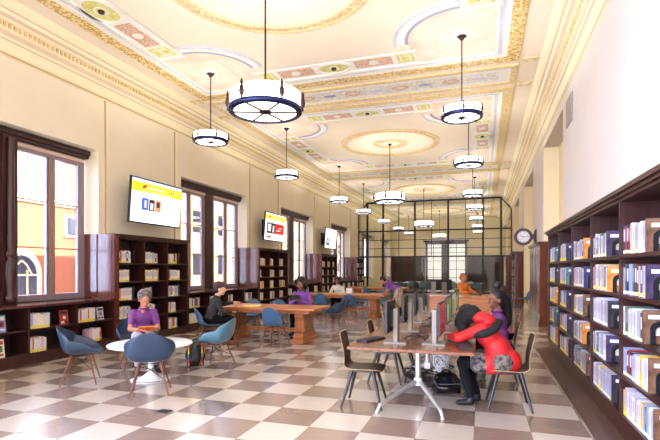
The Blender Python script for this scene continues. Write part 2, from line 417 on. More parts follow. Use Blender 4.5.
# ------------------------------------------------------------------ glass partition
YP = 29.0
gp = empty('glass_partition', (XC, YP, 0), 0, 'black steel framed glass wall crossing the far end of the room', 'partition')
PX = [-7.54, -6.98, -5.96, -3.98, -1.99, 0, 1.0, 1.56]
def topz(x): return 5.80 if -6.99 <= x <= 1.01 else 5.12
for i, x in enumerate(PX):
    w = .055 if i in (1, 2, 3, 4, 5, 6) else .03
    MB().box(x-XC-w, x-XC+w, -.05, .05, 0, topz(x)).build('post', M['steel'], gp)
for i, (a, b) in enumerate(zip(PX, PX[1:])):
    za, zb = topz(a), topz(b)
    r = MB()
    for z, h_ in ((.2, .1), (2.4, .07), (4.0, .07)): r.box(a-XC, b-XC, -.045, .045, z-h_/2-.01, z+h_/2)
    for z in (2.91, 3.43): r.box(a-XC, b-XC, -.02, .02, z-.018, z+.018)
    if b-a > 1.5: r.box((a+b)/2-XC-.018, (a+b)/2-XC+.018, -.02, .02, 2.44, 5.78)
    h_ = .05
    r.add([(a-XC, -.04, za-h_), (b-XC, -.04, zb-h_), (b-XC, .04, zb-h_), (a-XC, .04, za-h_), (a-XC, -.04, za+h_), (b-XC, -.04, zb+h_), (b-XC, .04, zb+h_), (a-XC, .04, za+h_)],
          [(0, 3, 2, 1), (4, 5, 6, 7), (0, 1, 5, 4), (1, 2, 6, 5), (2, 3, 7, 6), (3, 0, 4, 7)])
    r.build('rail', M['steel'], gp)
    g = MB(); g.prism([(a-XC, .25), (b-XC, .25), (b-XC, zb-.05), (a-XC, za-.05)], -.004, .004, 'y'); g.build('glass_pane', M['glassp'], gp)

# far end beyond the glass: wainscot and great doorway
wp = MB()
for a, b in ((-8.0, -4.7), (-1.25, 1.6)):
    wp.box(a, b, YE-.08, YE, 0, 2.62); wp.box(a, b, YE-.12, YE, 2.56, 2.66)
    x = a+.1
    while x < b-.8: wp.box(x, x+.7, YE-.1, YE-.08, .2, 2.4, 1); x += .8
S('baseboard_far', wp, [M['maho'], M['mahoin']])
d = empty('door_1', (XC, YE, 0), 0, kind='structure')
f = MB(); f.box(-1.65, 1.75, -.3, 0, 3.72, 3.98); f.box(-1.8, 1.9, -.34, 0, 3.92, 4.06)
for x in (-1.6, -.3, 1.6): f.box(x, x+(.6 if x == -.3 else .15), -.2, 0, 0, 3.72)
f.build('door_frame', M['maho'], d)
f = MB(); f.box(-1.5, 1.6, -.06, -.04, 0, 3.72); f.build('door_glass', mat('frosted_glass_glow', (226, 228, 232), .3, emit=.5), d)  # emission puts the light behind the panes into the glass itself
f = MB()
for x in (-1.0, .9): f.box(x, x+.04, -.1, -.06, 0, 3.72)
for z in (.9, 1.6, 2.3, 3.0): f.box(-1.5, 1.6, -.1, -.06, z, z+.035)
f.box(-1.5, 1.6, -.1, -.06, 0, .35)
f.build('door_bars', M['maho'], d)

# wood panelling on the right hand piers, skirting plinth
pp = MB()
for a, b in ((14.25, 17.1),):
    pp.box(1.50, 2.0, a-.03, b+.03, 0, 2.33, 0); pp.box(1.46, 2.0, a-.06, b+.06, 2.3, 2.38, 0); pp.box(1.47, 1.5, a-.05, b+.05, 0, .18, 0)
    for q in (0, 1, 2): pp.box(1.485, 1.5, a+.12+q*.93, a+.86+q*.93, .35, 2.15, 0)
S('baseboard_right', pp, M['panel'])
S('trim_%d' % tn, MB().box(.995, 1.6, Y0, 10.36, 0, .02), wood('brown_floor_border', (84, 62, 56), (100, 76, 66), .3, 2, 'y')); tn += 1
v = tag(MB().box(1.575, 1.6, 9.72, 10.36, 4.42, 4.94, 0).build('vent_grille', mat('grey_vent', (168, 158, 150), .5, alt=(140, 132, 126), nscale=30, stretch=(1, 1, .02))), 'grey rectangular air vent grille high on the right wall', 'vent')
for i in range(12): pass
# ------------------------------------------------------------------ bookcases
def bookcase(name, xf, xb, y0, y1, shelves, ztop, divs, label, group=None, panel0=None, crown=True, extra_back=None):
    """xf = aisle side face, xb = wall side"""
    s = 1 if xf < xb else -1        # direction into the wall
    r = empty(name, ((xf+xb)/2, (y0+y1)/2, 0), 0, label, 'bookcase', group)
    ox, oy = (xf+xb)/2, (y0+y1)/2
    def bx(n, a, b, c, d, e, f_, m, bv=0):
        o = MB().box(a-ox, b-ox, c-oy, d-oy, e, f_).build(n, m, r)
        return o
    bx('back_panel', xb-s*.02, xb, y0, y1, .05, ztop, M['mahoin'])
    bx('plinth', xf+s*.012, xb-s*.02, y0, y1, 0, shelves[0]-.03, M['maho'])
    th = .035
    bx('side_panel', xf, xb-s*.02, y0, y0+th, shelves[0]-.03, ztop, panel0 or M['maho']); bx('side_panel', xf, xb-s*.02, y1-th, y1, shelves[0]-.03, ztop, M['maho'])
    for z in shelves: bx('shelf', xf+s*.005, xb-s*.02, y0+th, y1-th, z-.03, z, M['maho'])
    for y in divs: bx('divider', xf+s*.003, xb-s*.02, y-.018, y+.018, shelves[0], ztop-.002, M['maho'])
    if crown:
        c = MB(); c.box(xf-s*.0-ox, xb-ox, y0-oy, y1-oy, ztop, ztop+.03); c.box(xf-s*.03-ox, xb-ox, y0-.01-oy, y1+.01-oy, ztop+.03, ztop+.06); c.box(xf-s*.06-ox, xb-ox, y0-.02-oy, y1+.02-oy, ztop+.06, ztop+.10)
        c.build('cornice', M['maho'], r)
    else:
        c = MB(); c.box(xf-s*.03-ox, (extra_back or xb)-ox, y0-oy, y1-oy, ztop, ztop+.04); c.build('worktop', wood('glossy_mahogany_top', (66, 30, 28), (84, 40, 36), .16, coat=.5), r)
    return r
RS = [.22, .60, .98, 1.36, 1.74]; RT = 2.25
RD = [2.57, 3.86, 5.15, 6.43, 7.72, 9.02]
bookcase('bookcase', 1.245, 1.6, 1.28, 10.34, RS, RT, RD, 'long dark mahogany bookcase of six bays along the right wall', None)
bookcase('bookcase', 1.245, 1.6, 20.9, 23.5, RS, RT, [22.2], 'dark wooden bookcase far down the right wall, beyond the clock pier', None, M['panel'])
bookcase('bookcase', 1.245, 1.6, 27.2, 28.9, RS, RT, [28.05], 'dark wooden bookcase at the far right beside the glass wall', None, M['panel'])
LS = [.17, .56, .95, 1.34, 1.74]; LT = 2.24
nth = ['nearest', 'second', 'third', 'fourth']
for k in range(4):
    a = 7.83+6.45*k; b = a+2.42 if k < 3 else 28.92
    q = (b-a)/3
    bookcase('bookcase', -7.17, -7.6, a, b, LS, LT, [a+q, a+2*q], ['tall mahogany bookcase under the nearest wall screen', 'tall mahogany bookcase under the second wall screen', 'tall mahogany bookcase under the third, smallest-looking wall screen', 'tall mahogany bookcase on the left against the glass wall'][k], None, M['panel'])
    # glossy panelled reveal beside the window
    S('trim_%d' % tn, MB().box(-7.94, -7.62, a-.11, a-.082, 1.01, 2.34).box(-7.62, -7.18, a-.09, a-.004, 0, 2.34).box(-7.42, -7.24, a-.1, a-.09, 1.1, 2.2), wood('glossy_red_panel', (92, 44, 34), (108, 54, 42), .14, coat=.6)); tn += 1
    c0 = (-.5 if k == 0 else a-6.45+2.42); c1 = a-.09
    n = round((c1-c0)/1.0); dv = [c1-(c1-c0)*i/n for i in range(1, n)]
    if k == 0: c0 = 2.0; dv = [6.82, 5.84, 4.86, 3.88, 2.9]
    bookcase('low_bookcase', -7.17, -7.6, c0+.01, c1, [.2, .6], .965, dv, ['low two-shelf bookcase under the nearest left window', 'low two-shelf bookcase under the window between first and second screens', 'low two-shelf bookcase under the window between second and third screens', 'low two-shelf bookcase under the farthest window before the glass wall'][k], None, None, False, -7.6)
    if k == 3: pass
    S('trim_%d' % tn, MB().box(-7.94, -7.6, 4.12+6.45*k, 7.74+6.45*k, .97, 1.005), wood('glossy_mahogany_top', (66, 30, 28), (84, 40, 36), .16, coat=.5)); tn += 1

# ------------------------------------------------------------------ books
BC = {'white': (220, 218, 224), 'lavender': (176, 174, 200), 'pale blue': (140, 162, 196), 'cream': (238, 226, 196), 'grey': (164, 160, 166), 'navy blue': (40, 44, 76), 'red': (168, 52, 48),
      'yellow': (226, 186, 62), 'green': (92, 112, 84), 'black': (34, 30, 36), 'pink': (222, 176, 186), 'orange': (212, 112, 44), 'brown': (92, 62, 42), 'purple': (50, 36, 58), 'teal': (60, 92, 100)}
BM = {k: mat(k.replace(' ', '_')+'_book_cloth', v_, .45, noise=.12, nscale=30) for k, v_ in BC.items()}
paper = mat('paper', (236, 226, 204), .8); sticker = mat('yellow_sticker', (238, 214, 60), .5); stickw = mat('white_label', (244, 244, 244), .5); ink = mat('title_ink', (150, 140, 160), .6)
def title_block(mb, th, h, sx): 
    mb.box(sx*0-.0006, -.0002, -th*.2, th*.2, h*.55, h*.85, 3)
_bk = {}
def book(color, th, h, dp, yellow):
    key = (color, round(th, 3), round(h, 2), yellow)
    if key in _bk: return _bk[key]
    # local: spine at x=0 facing -x, depth to +x, thickness along y
    mb = MB()
    mb.box(0, .003, -th/2, th/2, 0, h, 0); mb.box(.003, dp, -th/2, -th/2+.003, 0, h, 0); mb.box(.003, dp, th/2-.003, th/2, 0, h, 0)
    mb.box(.003, dp-.004, -th/2+.003, th/2-.003, .004, h-.005, 1)
    mb.box(-.0008, 0, -th/2+.001, th/2-.001, h*.04, h*.17 if yellow else h*.14, 2 if yellow else 3)
    mb.box(-.0007, 0, -th*.18, th*.18, h*.45, h*.86, 4)
    me = mb.build('book', [BM[color], paper, sticker, stickw, ink if color not in ('black', 'navy blue', 'purple', 'brown') else stickw])
    _bk[key] = me.data; bpy.data.objects.remove(me); return _bk[key]
def stuff_join(name, items, label, cat, group=None):
    mb = MB(); cols = list(BC)
    for (x, y, z, th, h, dp, col, sgn) in items:
        i = cols.index(col)
        mb.box(x, x+sgn*dp, y-th/2, y+th/2, z, z+h, i)
        mb.box(x-sgn*.001, x, y-th/2+.001, y+th/2-.001, z+h*.03, z+h*.2, len(cols))
    if not items: return
    o = mb.build(name, [BM[c] for c in cols]+[sticker]); tag(o, label, cat, group, 'stuff'); return o
palR = ['white']*6+['lavender']*3+['pale blue']*3+['cream']*2+['grey']*3+['yellow', 'pink', 'navy blue', 'red', 'green', 'navy blue', 'brown', 'teal']
palL = ['white']*7+['cream']*5+['pink', 'pale blue', 'lavender', 'red', 'navy blue', 'orange']
rows = ['bottom shelf', 'second shelf up', 'middle shelf', 'fourth shelf up', 'top shelf']
bays = ['nearest bay', 'second visible bay', 'third visible bay', 'fourth visible bay', 'farthest bay']
nb = 0; far_items = []
bend = MB()
pts = []
for i in range(13):
    a = PI*i/12; pts.append((.075*math.cos(a), .12+.05*math.sin(a)))
out = [(-.075, 0)]+[]; outer = [(.075, 0)]+pts+[(-.075, 0)]
inner = [(.038, 0), (.038, .1)]+[(.038*math.cos(PI*i/8), .1+.028*math.sin(PI*i/8)) for i in range(1, 8)]+[(-.038, .1), (-.038, 0)]
N1 = len(outer)
# build the arch as strip between outer and inner outlines
def arch_mesh():
    mb = MB(); n = 16; vo = []; vi = []
    for i in range(n+1):
        t_ = i/n
        if t_ < .25: vo.append((-.08, .13*t_/.25)); vi.append((-.042, .11*t_/.25))
        elif t_ > .75: vo.append((.08, .13*(1-t_)/.25)); vi.append((.042, .11*(1-t_)/.25))
        else:
            a = PI*(1-(t_-.25)/.5); vo.append((.08*math.cos(a), .13+.06*math.sin(a))); vi.append((.042*math.cos(a), .11+.035*math.sin(a)))
    vs = []
    for (a, b), (c, d_) in zip(vo, vi): vs += [(a, -.004, b), (c, -.004, d_), (c, .004, d_), (a, .004, b)]
    fs = []
    for i in range(n):
        a = i*4; b = a+4; fs += [(a, a+1, b+1, b), (a+1, a+2, b+2, b+1), (a+2, a+3, b+3, b+2), (a+3, a, b, b+3)]
    mb.add(vs, fs, 0); mb.box(-.08, .08, -.1, 0, 0, .002, 0)
    return mb
arch = arch_mesh().build('bookend', M['blackpl']); ad = arch.data; bpy.data.objects.remove(arch)
facecol = ['brown', 'black', 'navy blue', 'purple', 'black', 'yellow', 'teal', 'orange', 'brown']
cover_pat = {c: mat(c.replace(' ', '_')+'_picture_cover', BC[c], .3, alt=tuple(min(255, int(x*1.25+28)) for x in BC[c]), nscale=9, bump=0) for c in facecol}
front = {}
def face_book(color, h, dp):
    if color in front: return front[color]
    th = .03; mb = MB()
    mb.box(0, dp, -th/2, -th/2+.003, 0, h, 1); mb.box(0, .003, -th/2+.003, th/2, 0, h, 0); mb.box(.003, dp, th/2-.003, th/2, 0, h, 0); mb.box(.003, dp-.004, -th/2+.003, th/2-.003, .004, h-.005, 2)
    mb.box(dp*.15, dp*.85, -th/2-.001, -th/2, h*.74, h*.86, 3); mb.box(dp*.25, dp*.75, -th/2-.001, -th/2, h*.25, h*.5, 4)
    o = mb.build('book', [BM[color], cover_pat[color], paper, stickw, BM['cream']]); front[color] = o.data; bpy.data.objects.remove(o); return front[color]
def put(me, name, loc, rz, label, cat, group=None, tilt=0):
    o = bpy.data.objects.new(name, me); COL.objects.link(o); o.location = loc; o.rotation_euler = (tilt, 0, rz); return tag(o, label, cat, group)
for bi, (ya, yb) in enumerate(((3.86, 5.15), (5.15, 6.43), (6.43, 7.72), (7.72, 9.02), (9.02, 10.30))):
    for ri, z in enumerate(RS):
        full = R.uniform(.44, .54) if ri != 0 else R.uniform(.6, .7)
        y = yb-.03; lim = yb-(yb-ya)*full; n = 0
        hb = R.uniform(.25, .28)
        while y > lim:
            th = R.uniform(.042, .068) if bi < 4 else R.uniform(.03, .05)
            h = round(hb+R.uniform(-.02, .02), 2); col = R.choice(palR); th = round(th, 3)
            if bi < 3:
                put(book(col, th, h, .2, R.random() < .3), 'book', (1.275, y-th/2, z), 0, '%s-spined book on the %s, %s of the right bookcase' % (col, rows[ri], bays[bi]), 'book', '%s books on the %s of the %s, right wall' % (col, rows[ri], bays[bi])); nb += 1
            else: far_items.append((1.275, y-th/2, z, th-.002, h, .2, col, 1))
            y -= th+.001; n += 1
        fc = facecol[(bi*4+ri*7+ri*ri) % len(facecol)]
        y -= .018
        put(face_book(fc, .28, .23), 'book', (1.275, y, z), 0, '%s picture-covered book on the %s, %s, right wall' % (fc, rows[ri], bays[bi]), 'book'); nb += 1
        y -= .024
        put(ad, 'bookend', (1.40, y, z), 0, 'black arched bookend on the %s, %s of right bookcase' % (rows[ri], bays[bi]), 'bookend', 'black bookends on the right wall bookcase')
# left: the nearest tall case and the nearest low case individually
def left_cell(y0, y1, z, n, start, indiv, lab, hb=.24, groupn=None):
    global nb
    y = y0+start
    for i in range(n):
        th = round(R.uniform(.03, .055), 3); col = R.choice(palL); h = round(hb+R.uniform(-.015, .02), 2)
        if y+th > y1-.03: break
        if indiv and nb < 296:
            o = put(book(col, th, h, .18, R.random() < .85), 'book', (-7.20, y+th/2, z), PI, '%s-spined book on %s' % (col, lab), 'book', '%s books on %s' % (col, lab)); nb += 1
        else: far_items.append((-7.20, y+th/2, z, th-.002, h, .18, col, -1))
        y += th+.001
cn = ['left column', 'middle column', 'right column']
for k in range(4):
    a = 7.83+6.45*k; b = a+2.42 if k < 3 else 28.92; q = (b-a)/3
    for c in range(3):
        for ri, z in enumerate(LS):
            n1 = R.choice([7, 8, 9]) if k == 0 else R.choice([6, 8, 10])
            ind = k == 0 and ri > 0
            left_cell(a+q*c, a+q*(c+1), z, n1 if (c+ri) % 3 else n1-2, .06 if c < 2 else .08, ind, 'the %s, %s, under the nearest wall screen' % (rows[ri], cn[c]))
            if k == 0 and (c+ri) % 2 == 0:
                y = a+q*(c+1)-.12
                put(face_book(facecol[(c*2+ri) % 9], .28, .23), 'book', (-7.36, y, z), PI*.9, '%s picture-covered book ending the %s, %s, under nearest screen' % (facecol[(c*2+ri) % 9], rows[ri], cn[c]), 'book')
    c0 = (2.0 if k == 0 else a-6.45+2.42); c1 = a-.09
    dv = [2.0, 2.9, 3.88, 4.86, 5.84, 6.82, c1] if k == 0 else [c0+(c1-c0)*i/4 for i in range(5)]
    for i, (ya, yb) in enumerate(zip(dv, dv[1:])):
        for ri, z in enumerate((.2, .6)):
            if k == 0 and i < 3: continue
            if k == 0:
                if i == 3: continue
                if i == 4: left_cell(ya, yb, z, 9 if ri else 7, .05, True, '%s of the low case, second bay' % ('upper shelf' if ri else 'lower shelf'))
                if i == 5: left_cell(ya, yb, z, 10 if ri else 6, .05 if ri else .3, True, 'the %s of the low case by the tall bookcase' % ('upper shelf' if ri else 'lower shelf'))
            else: left_cell(ya, yb, z, R.choice([7, 9, 11]), R.uniform(.04, .15), False, '')
# face-out picture books on the nearest low case
def faceout(name, y, z, cols, label, h=.27, w=.2):
    mb = MB(); mb.box(-.012, .012, -w/2, w/2, 0, h, 0); mb.box(.012, .013, -w*.42, w*.42, h*.72, h*.92, 1)
    mb.box(.012, .013, -w*.36, w*.36, h*.3, h*.66, 2); mb.box(.012, .013, -w*.42, -w*.05, h*.08, h*.25, 3); mb.box(.012, .013, w*.05, w*.4, h*.1, h*.22, 1); mb.ell((.012, 0, h*.48), (.003, w*.2, h*.12), 3)
    o = mb.build('picture_book', [BM[c] for c in cols]); o.location = (-7.25, y, z); o.rotation_euler = (0, -.12, 0); return tag(o, label, 'book')
faceout('b', 5.40, .6, ['pale blue', 'white', 'red', 'navy blue'], 'pale blue picture book facing out on upper shelf at left frame edge')
faceout('b', 5.36, .2, ['cream', 'red', 'green', 'red'], 'cream and red picture book facing out on lower shelf at left frame edge', .29, .24)
faceout('b', 6.60, .6, ['red', 'black', 'red', 'cream'], 'red picture book facing out on upper shelf of the nearest low bookcase', .26, .18)
faceout('b', 7.45, .6, ['white', 'navy blue', 'pale blue', 'red'], 'white picture book facing out on low bookcase beside the tall bookcase', .25, .15)
faceout('b', 7.40, .2, ['orange', 'yellow', 'red', 'cream'], 'orange picture book facing out on lower shelf behind the nearest chair', .25, .15)
for ya, yb in ((20.9, 22.2), (22.2, 23.46), (27.24, 28.05), (28.05, 28.86)):
    for z in RS:
        y = ya+.04
        while y < ya+(yb-ya)*.75:
            th = R.uniform(.03, .05); far_items.append((1.275, y+th/2, z, th-.002, R.uniform(.24, .28), .2, R.choice(palR), 1)); y += th
stuff_join('distant_books', far_items, 'rows of pale library books on the distant shelves down both walls', 'books')
print('books individually', nb)
# ------------------------------------------------------------------ chandeliers
def chandelier(big):
    r = empty('chandelier', (0, 0, 0)); Rr = .525 if big else .365; z0 = (3.90 if big else 4.39)-CZ; H = .27 if big else .18
    mb = MB(); mb.tube((0, 0, z0+.02), (0, 0, -.04), .014 if big else .012, n=8); mb.ell((0, 0, z0+H+.12), .028, nu=10, nv=8); mb.build('rod', M['bronze'], r)
    mb = MB(); mb.lathe([(.0, -.09), (.03, -.085), (.05, -.05), (.09, -.02), (.095, 0)], n=20); mb.build('canopy', M['bronze'], r)
    mb = MB(); mb.lathe([(Rr*.93, z0+.015), (Rr*.97, z0+.04), (Rr*.97, z0+H-.02), (Rr*.94, z0+H), (Rr*.92, z0+H), (Rr*.95, z0+H-.02), (Rr*.95, z0+.04), (Rr*.91, z0+.015)], n=48); mb.build('lamp_shade', M['shade'], r)
    mb = MB(); mb.lathe([(0, z0+.012), (Rr*.94, z0+.012), (Rr*.94, z0+.02), (0, z0+.02)], n=48); mb.build('diffuser', M['shade'], r)
    w = Rr*.13
    mb = MB(); mb.lathe([(Rr-w, z0-.012), (Rr, z0-.012), (Rr+.012, z0), (Rr+.012, z0+.045), (Rr-.005, z0+.05), (Rr-.005, z0+.006), (Rr-w, z0+.004), (Rr-w, z0-.012)], n=48)
    mb.build('ring', M['ringrefl'], r)
    mb = MB(); mb.lathe([(0, z0-.04), (.02, z0-.035), (.04, z0-.015), (.09 if big else .06, z0-.01), (.09 if big else .06, z0+.008), (0, z0+.01)], n=20); mb.build('hub', M['bronze'], r)
    for i in range(6):
        a = 2*PI*i/6+.35; c, s_ = math.cos(a), math.sin(a)
        mb = MB(); mb.tube((c*.05, s_*.05, z0-.004), (c*(Rr-w*.5), s_*(Rr-w*.5), z0-.004), .014 if big else .010, n=8); mb.build('spoke', M['bronze'], r)
        k = 1 if big else .62
        mb = MB(); mb.lathe([(0, 0), (.018*k, .01*k), (.012*k, .05*k), (.03*k, .08*k), (.038*k, .12*k), (.03*k, .17*k), (.018*k, .21*k), (.024*k, .23*k), (.012*k, .27*k), (0, .30*k)], (c*(Rr+.02), s_*(Rr+.02), z0+.01), 10); mb.build('finial', M['bronze'], r)
        mb = MB(); mb.tube((c*(Rr*.96), s_*(Rr*.96), z0+H-.01), (c*.02, s_*.02, z0+H+.12), .005, n=6); mb.build('stay', M['bronze'], r)
    return r
big0 = chandelier(True); sm0 = chandelier(False)
first = True
names_big = ['large drum chandelier hanging closest, over the left foreground', 'large drum chandelier in the middle of the ceiling under the second rosette', 'large drum chandelier just before the glass wall', 'large drum chandelier seen through the glass wall']
for i, cy in enumerate([6.2, 15.8, 25.4, 35.0]):
    loc = (XC, cy, CZ-.002)
    if i == 0: big0.location = loc; o = big0
    else: o = tree_copy(big0, loc, .1*i)
    tag(o, names_big[i], 'chandelier', 'large drum chandeliers')
n = 0
for j, y in enumerate([8.93, 13.10, 18.56, 22.7, 27.8, 32.9, 37.6]):
    for s in (-1, 1):
        loc = (XC+s*2.65, y, CZ-.002)
        if n == 0: sm0.location = loc; o = sm0
        else: o = tree_copy(sm0, loc, .3*n)
        n += 1
        tag(o, 'small drum chandelier, %s from the camera in the %s row' % (['first', 'second', 'third', 'fourth', 'fifth', 'sixth', 'seventh'][j], 'left' if s < 0 else 'right'), 'chandelier', 'small drum chandeliers')
def point(loc, e, rad, col=(1, .96, .9)):
    l = bpy.data.lights.new('lamp', 'POINT'); l.energy = e; l.shadow_soft_size = rad; l.color = col
    o = bpy.data.objects.new('lamp', l); COL.objects.link(o); o.location = loc; return o
for cy in [6.2, 15.8, 25.4, 35.0]:
    point((XC, cy, 4.05), LAMP_BIG, .08)
for y in [8.93, 13.10, 18.56, 22.7, 27.8, 32.9, 37.6]:
    for s in (-1, 1): point((XC+s*2.65, y, 4.5), LAMP_SMALL, .06)

# ------------------------------------------------------------------ wall screens
def screen(y, label, kind, x=-7.16):
    r = empty('television', (x, y, 3.12), 0, label, 'television', 'wall screens above the bookcases')
    W, H = .89, .5
    T = Matrix.Rotation(.08, 4, 'Y')
    MB().box(-.05, -.002, -W, W, -H, H, 0, T).box(-.09, -.05, -W*.6, W*.6, -H*.6, H*.6, 0, T).build('casing', M['blackpl'], r)
    mb = MB(); mb.box(-.40, -.09, -.08, .08, -.1, .06); mb.box(-.43, -.39, -.25, .25, -.3, .3); mb.build('wall_bracket', M['blackpl'], r)
    E_ = lambda n_, c: mat('screen_'+n_, c, .2, emit=.9, ecol=c)
    cols = [E_('white', (246, 248, 252)), E_('yellow', (250, 214, 40)), E_('red', (214, 40, 40)), E_('blue', (60, 90, 190)), E_('dark', (50, 40, 50)), E_('grey', (190, 192, 198)), E_('skin', (190, 130, 100)), E_('green', (90, 180, 80)), E_('sky', (190, 210, 236)), E_('orange', (236, 120, 40))]
    mb = MB(); X0 = 0
    def q(y0, y1, z0, z1, m, k=1):
        y0, y1 = y0*W*.96, y1*W*.96; z0, z1 = z0*H*.94, z1*H*.94
        mb.box(-.002, .0006*k, y0, y1, z0, z1, m, T)
    q(-1, 1, -1, 1, 0)
    if kind == 0:
        q(-1, 1, .86, 1, 8, 2); q(-1, 1, .42, .86, 1, 2)
        q(-.62, -.52, .58, .72, 2, 3); q(-.56, -.46, .66, .78, 2, 3); q(-.42, .22, .62, .68, 5, 3)
        for i, c in enumerate((7, 9, 2, 3)): q(.32+i*.1, .38+i*.1, .58, .70, c, 3)
        for i in range(7): q(-.6+i*.17, -.5+i*.17, .47, .5, 5, 3)
        q(-.6, -.3, .22, .26, 4, 3)
        q(-.62, -.36, -.42, .16, 3, 3); q(-.52, -.44, -.3, .05, 5, 4); q(-.34, -.12, -.42, .14, 4, 3); q(-.28, -.18, -.35, -.05, 0, 4); q(-.10, .14, -.42, .16, 6, 3); q(-.04, .09, -.2, .08, 4, 4)
        for i in range(3): q(-.6, .2-.1*i, -.56-.12*i, -.54-.12*i, 5, 3)
    elif kind == 1:
        q(-1, 1, .55, .9, 1, 2); q(-.7, -.55, .66, .8, 2, 3); q(-.4, .3, .7, .74, 5, 3)
        for i, c in enumerate((7, 9, 2, 3)): q(.4+i*.1, .46+i*.1, .64, .76, c, 3)
        q(-.85, -.05, -.5, .3, 4, 3); q(-.75, -.45, -.35, .2, 5, 4); q(-.3, -.15, -.4, .1, 5, 4); q(-.05, .85, -.5, .3, 2, 3); q(.1, .5, -.25, -.2, 0, 4); q(.3, .6, -.05, .0, 0, 4)
        q(-.8, -.4, -.85, -.7, 2, 3)
        for i in range(2): q(-.2, .6, -.72-.1*i, -.69-.1*i, 5, 3)
    else:
        for i in range(5): q(-.7, .6-.12*i, .7-.14*i, .73-.14*i, 5, 3)
        q(.0, .6, .62, .72, 2, 3); q(-.8, -.2, -.7, .0, 4, 3); q(-.65, -.35, -.5, -.1, 5, 4)
        for i in range(4): q(.0, .7, -.1-.14*i, -.07-.14*i, 5, 3)
    mb.build('screen', cols, r)
    return r
screen(9.06, 'wall screen nearest the camera, white page with yellow banner', 0)
screen(15.55, 'second wall screen, yellow banner over grey and red picture', 1)
screen(22.05, 'third wall screen, farthest and smallest, mostly white page', 2)

# ------------------------------------------------------------------ clock
ck = empty('wall_clock', (1.21, 16.0, 2.63), 0, 'round white faced clock in a brown case on a bracket from the right pier', 'clock')
mb = MB()
def disc(mb, r0, r1, y0, y1, m, n=32):
    vs = []; 
    for i in range(n):
        t_ = 2*PI*i/n; c, s_ = math.cos(t_), math.sin(t_)
        vs += [(r0*c, y0, r0*s_), (r1*c, y0, r1*s_), (r1*c, y1, r1*s_), (r0*c, y1, r0*s_)]
    fs = []
    for i in range(n):
        a = i*4; b = ((i+1) % n)*4
        fs += [(a, a+1, b+1, b), (a+1, a+2, b+2, b+1), (a+2, a+3, b+3, b+2), (a+3, a, b, b+3)]
    mb.add(vs, fs, m)
disc(mb, 0, .27, -.06, .06, 0); disc(mb, .185, .27, -.09, -.06, 0); mb.build('case', M['maho'], ck)
mb = MB(); disc(mb, 0, .19, -.065, -.061, 0)
mb.build('dial', M['white'], ck)
mb = MB()
for i in range(12):
    a = 2*PI*i/12; T = Matrix.Rotation(a, 4, 'Y'); mb.box(-.006, .006, -.069, -.066, .145, .175, 0, T)
mb.box(-.005, .005, -.072, -.069, -.02, .14, 0, Matrix.Rotation(1.5, 4, 'Y')); mb.box(-.007, .007, -.072, -.069, -.02, .1, 0, Matrix.Rotation(-1.2, 4, 'Y')); mb.build('hands', M['blackpl'], ck)
mb = MB(); mb.prism([(.24, -.12), (.24, .12), (.29, .05), (.33, .2), (.388, .26), (.388, -.26), (.33, -.2), (.29, -.05)], -.05, .05, 'y'); mb.build('bracket', M['maho'], ck)

# ------------------------------------------------------------------ moulded chairs
def shell(arm, matl, par, name='seat_shell'):
    if arm: P = [(.27, .405, .20, .0, 0), (.25, .43, .235, .015, 0), (.16, .435, .285, .10, 0), (.04, .42, .305, .185, .02), (-.08, .415, .31, .215, .04), (-.17, .43, .31, .205, .06), (-.225, .50, .305, .16, .10), (-.25, .60, .285, .09, .12), (-.275, .70, .245, .02, .09), (-.295, .785, .165, -.03, .04), (-.30, .815, .07, -.02, 0)]
    else: P = [(.25, .41, .19, .0, 0), (.23, .435, .215, .01, 0), (.14, .44, .23, .02, 0), (.02, .43, .235, .03, 0), (-.09, .43, .235, .05, .0), (-.16, .46, .23, .06, .03), (-.2, .54, .225, .04, .07), (-.225, .63, .225, .0, .09), (-.25, .72, .21, -.02, .06), (-.27, .80, .15, -.03, .03), (-.275, .825, .06, -.02, 0)]
    N = 12; vs = []; fs = []
    for (y, z, w, rise, wrap) in P:
        for i in range(N+1):
            t_ = -1+2*i/N; a = abs(t_)
            x = w*math.sin(t_*PI/2*.999)*(1 if not arm else 1)
            vs.append((x, y+wrap*a**2.5, z+rise*a**3.2))
    for j in range(len(P)-1):
        for i in range(N):
            a = j*(N+1)+i; fs.append((a, a+1, a+N+2, a+N+1))
    mb = MB(); mb.add(vs, fs, 0, True); o = mb.build(name, matl, par)
    s_ = o.modifiers.new('s', 'SOLIDIFY'); s_.thickness = .012; s_.offset = 0
    b = o.modifiers.new('u', 'SUBSURF'); b.levels = 1; b.render_levels = 1
    return o
def moulded_chair(arm, matl, legm):
    r = empty('armchair' if arm else 'side_chair')
    shell(arm, matl, r)
    for sx in (-1, 1):
        for sy in (-1, 1):
            mb = MB(); mb.tube((sx*.13, sy*.11, .405), (sx*.235, sy*.225+(-.01), 0.0), .014, .009, 10); mb.build('leg', legm, r)
    mb = MB()
    a = [(sx*.16, sy*.14, .31) for sx, sy in ((-1, -1), (1, 1))]; b = [(sx*.16, sy*.14, .31) for sx, sy in ((-1, 1), (1, -1))]
    mb.path([(-.14, -.12, .38), (.19, .17, .19)], .005, 6); mb.path([(.14, -.12, .38), (-.19, .17, .19)], .005, 6)
    mb.path([(-.14, .12, .38), (.19, -.17, .19)], .005, 6); mb.path([(.14, .12, .38), (-.19, -.17, .19)], .005, 6)
    if arm: mb.path([(-.19, -.175, .19), (-.1, -.19, .18), (.1, -.19, .18), (.19, -.175, .19)], .005, 6)
    mb.path([(-.12, -.1, .395), (.12, -.1, .395), (.12, .1, .395), (-.12, .1, .395), (-.12, -.1, .395)], .006, 6)
    mb.build('brace', M['wire'], r)
    return r
def face(dx, dy): return math.atan2(-dx, dy)       # rotation that turns local +Y to (dx,dy)
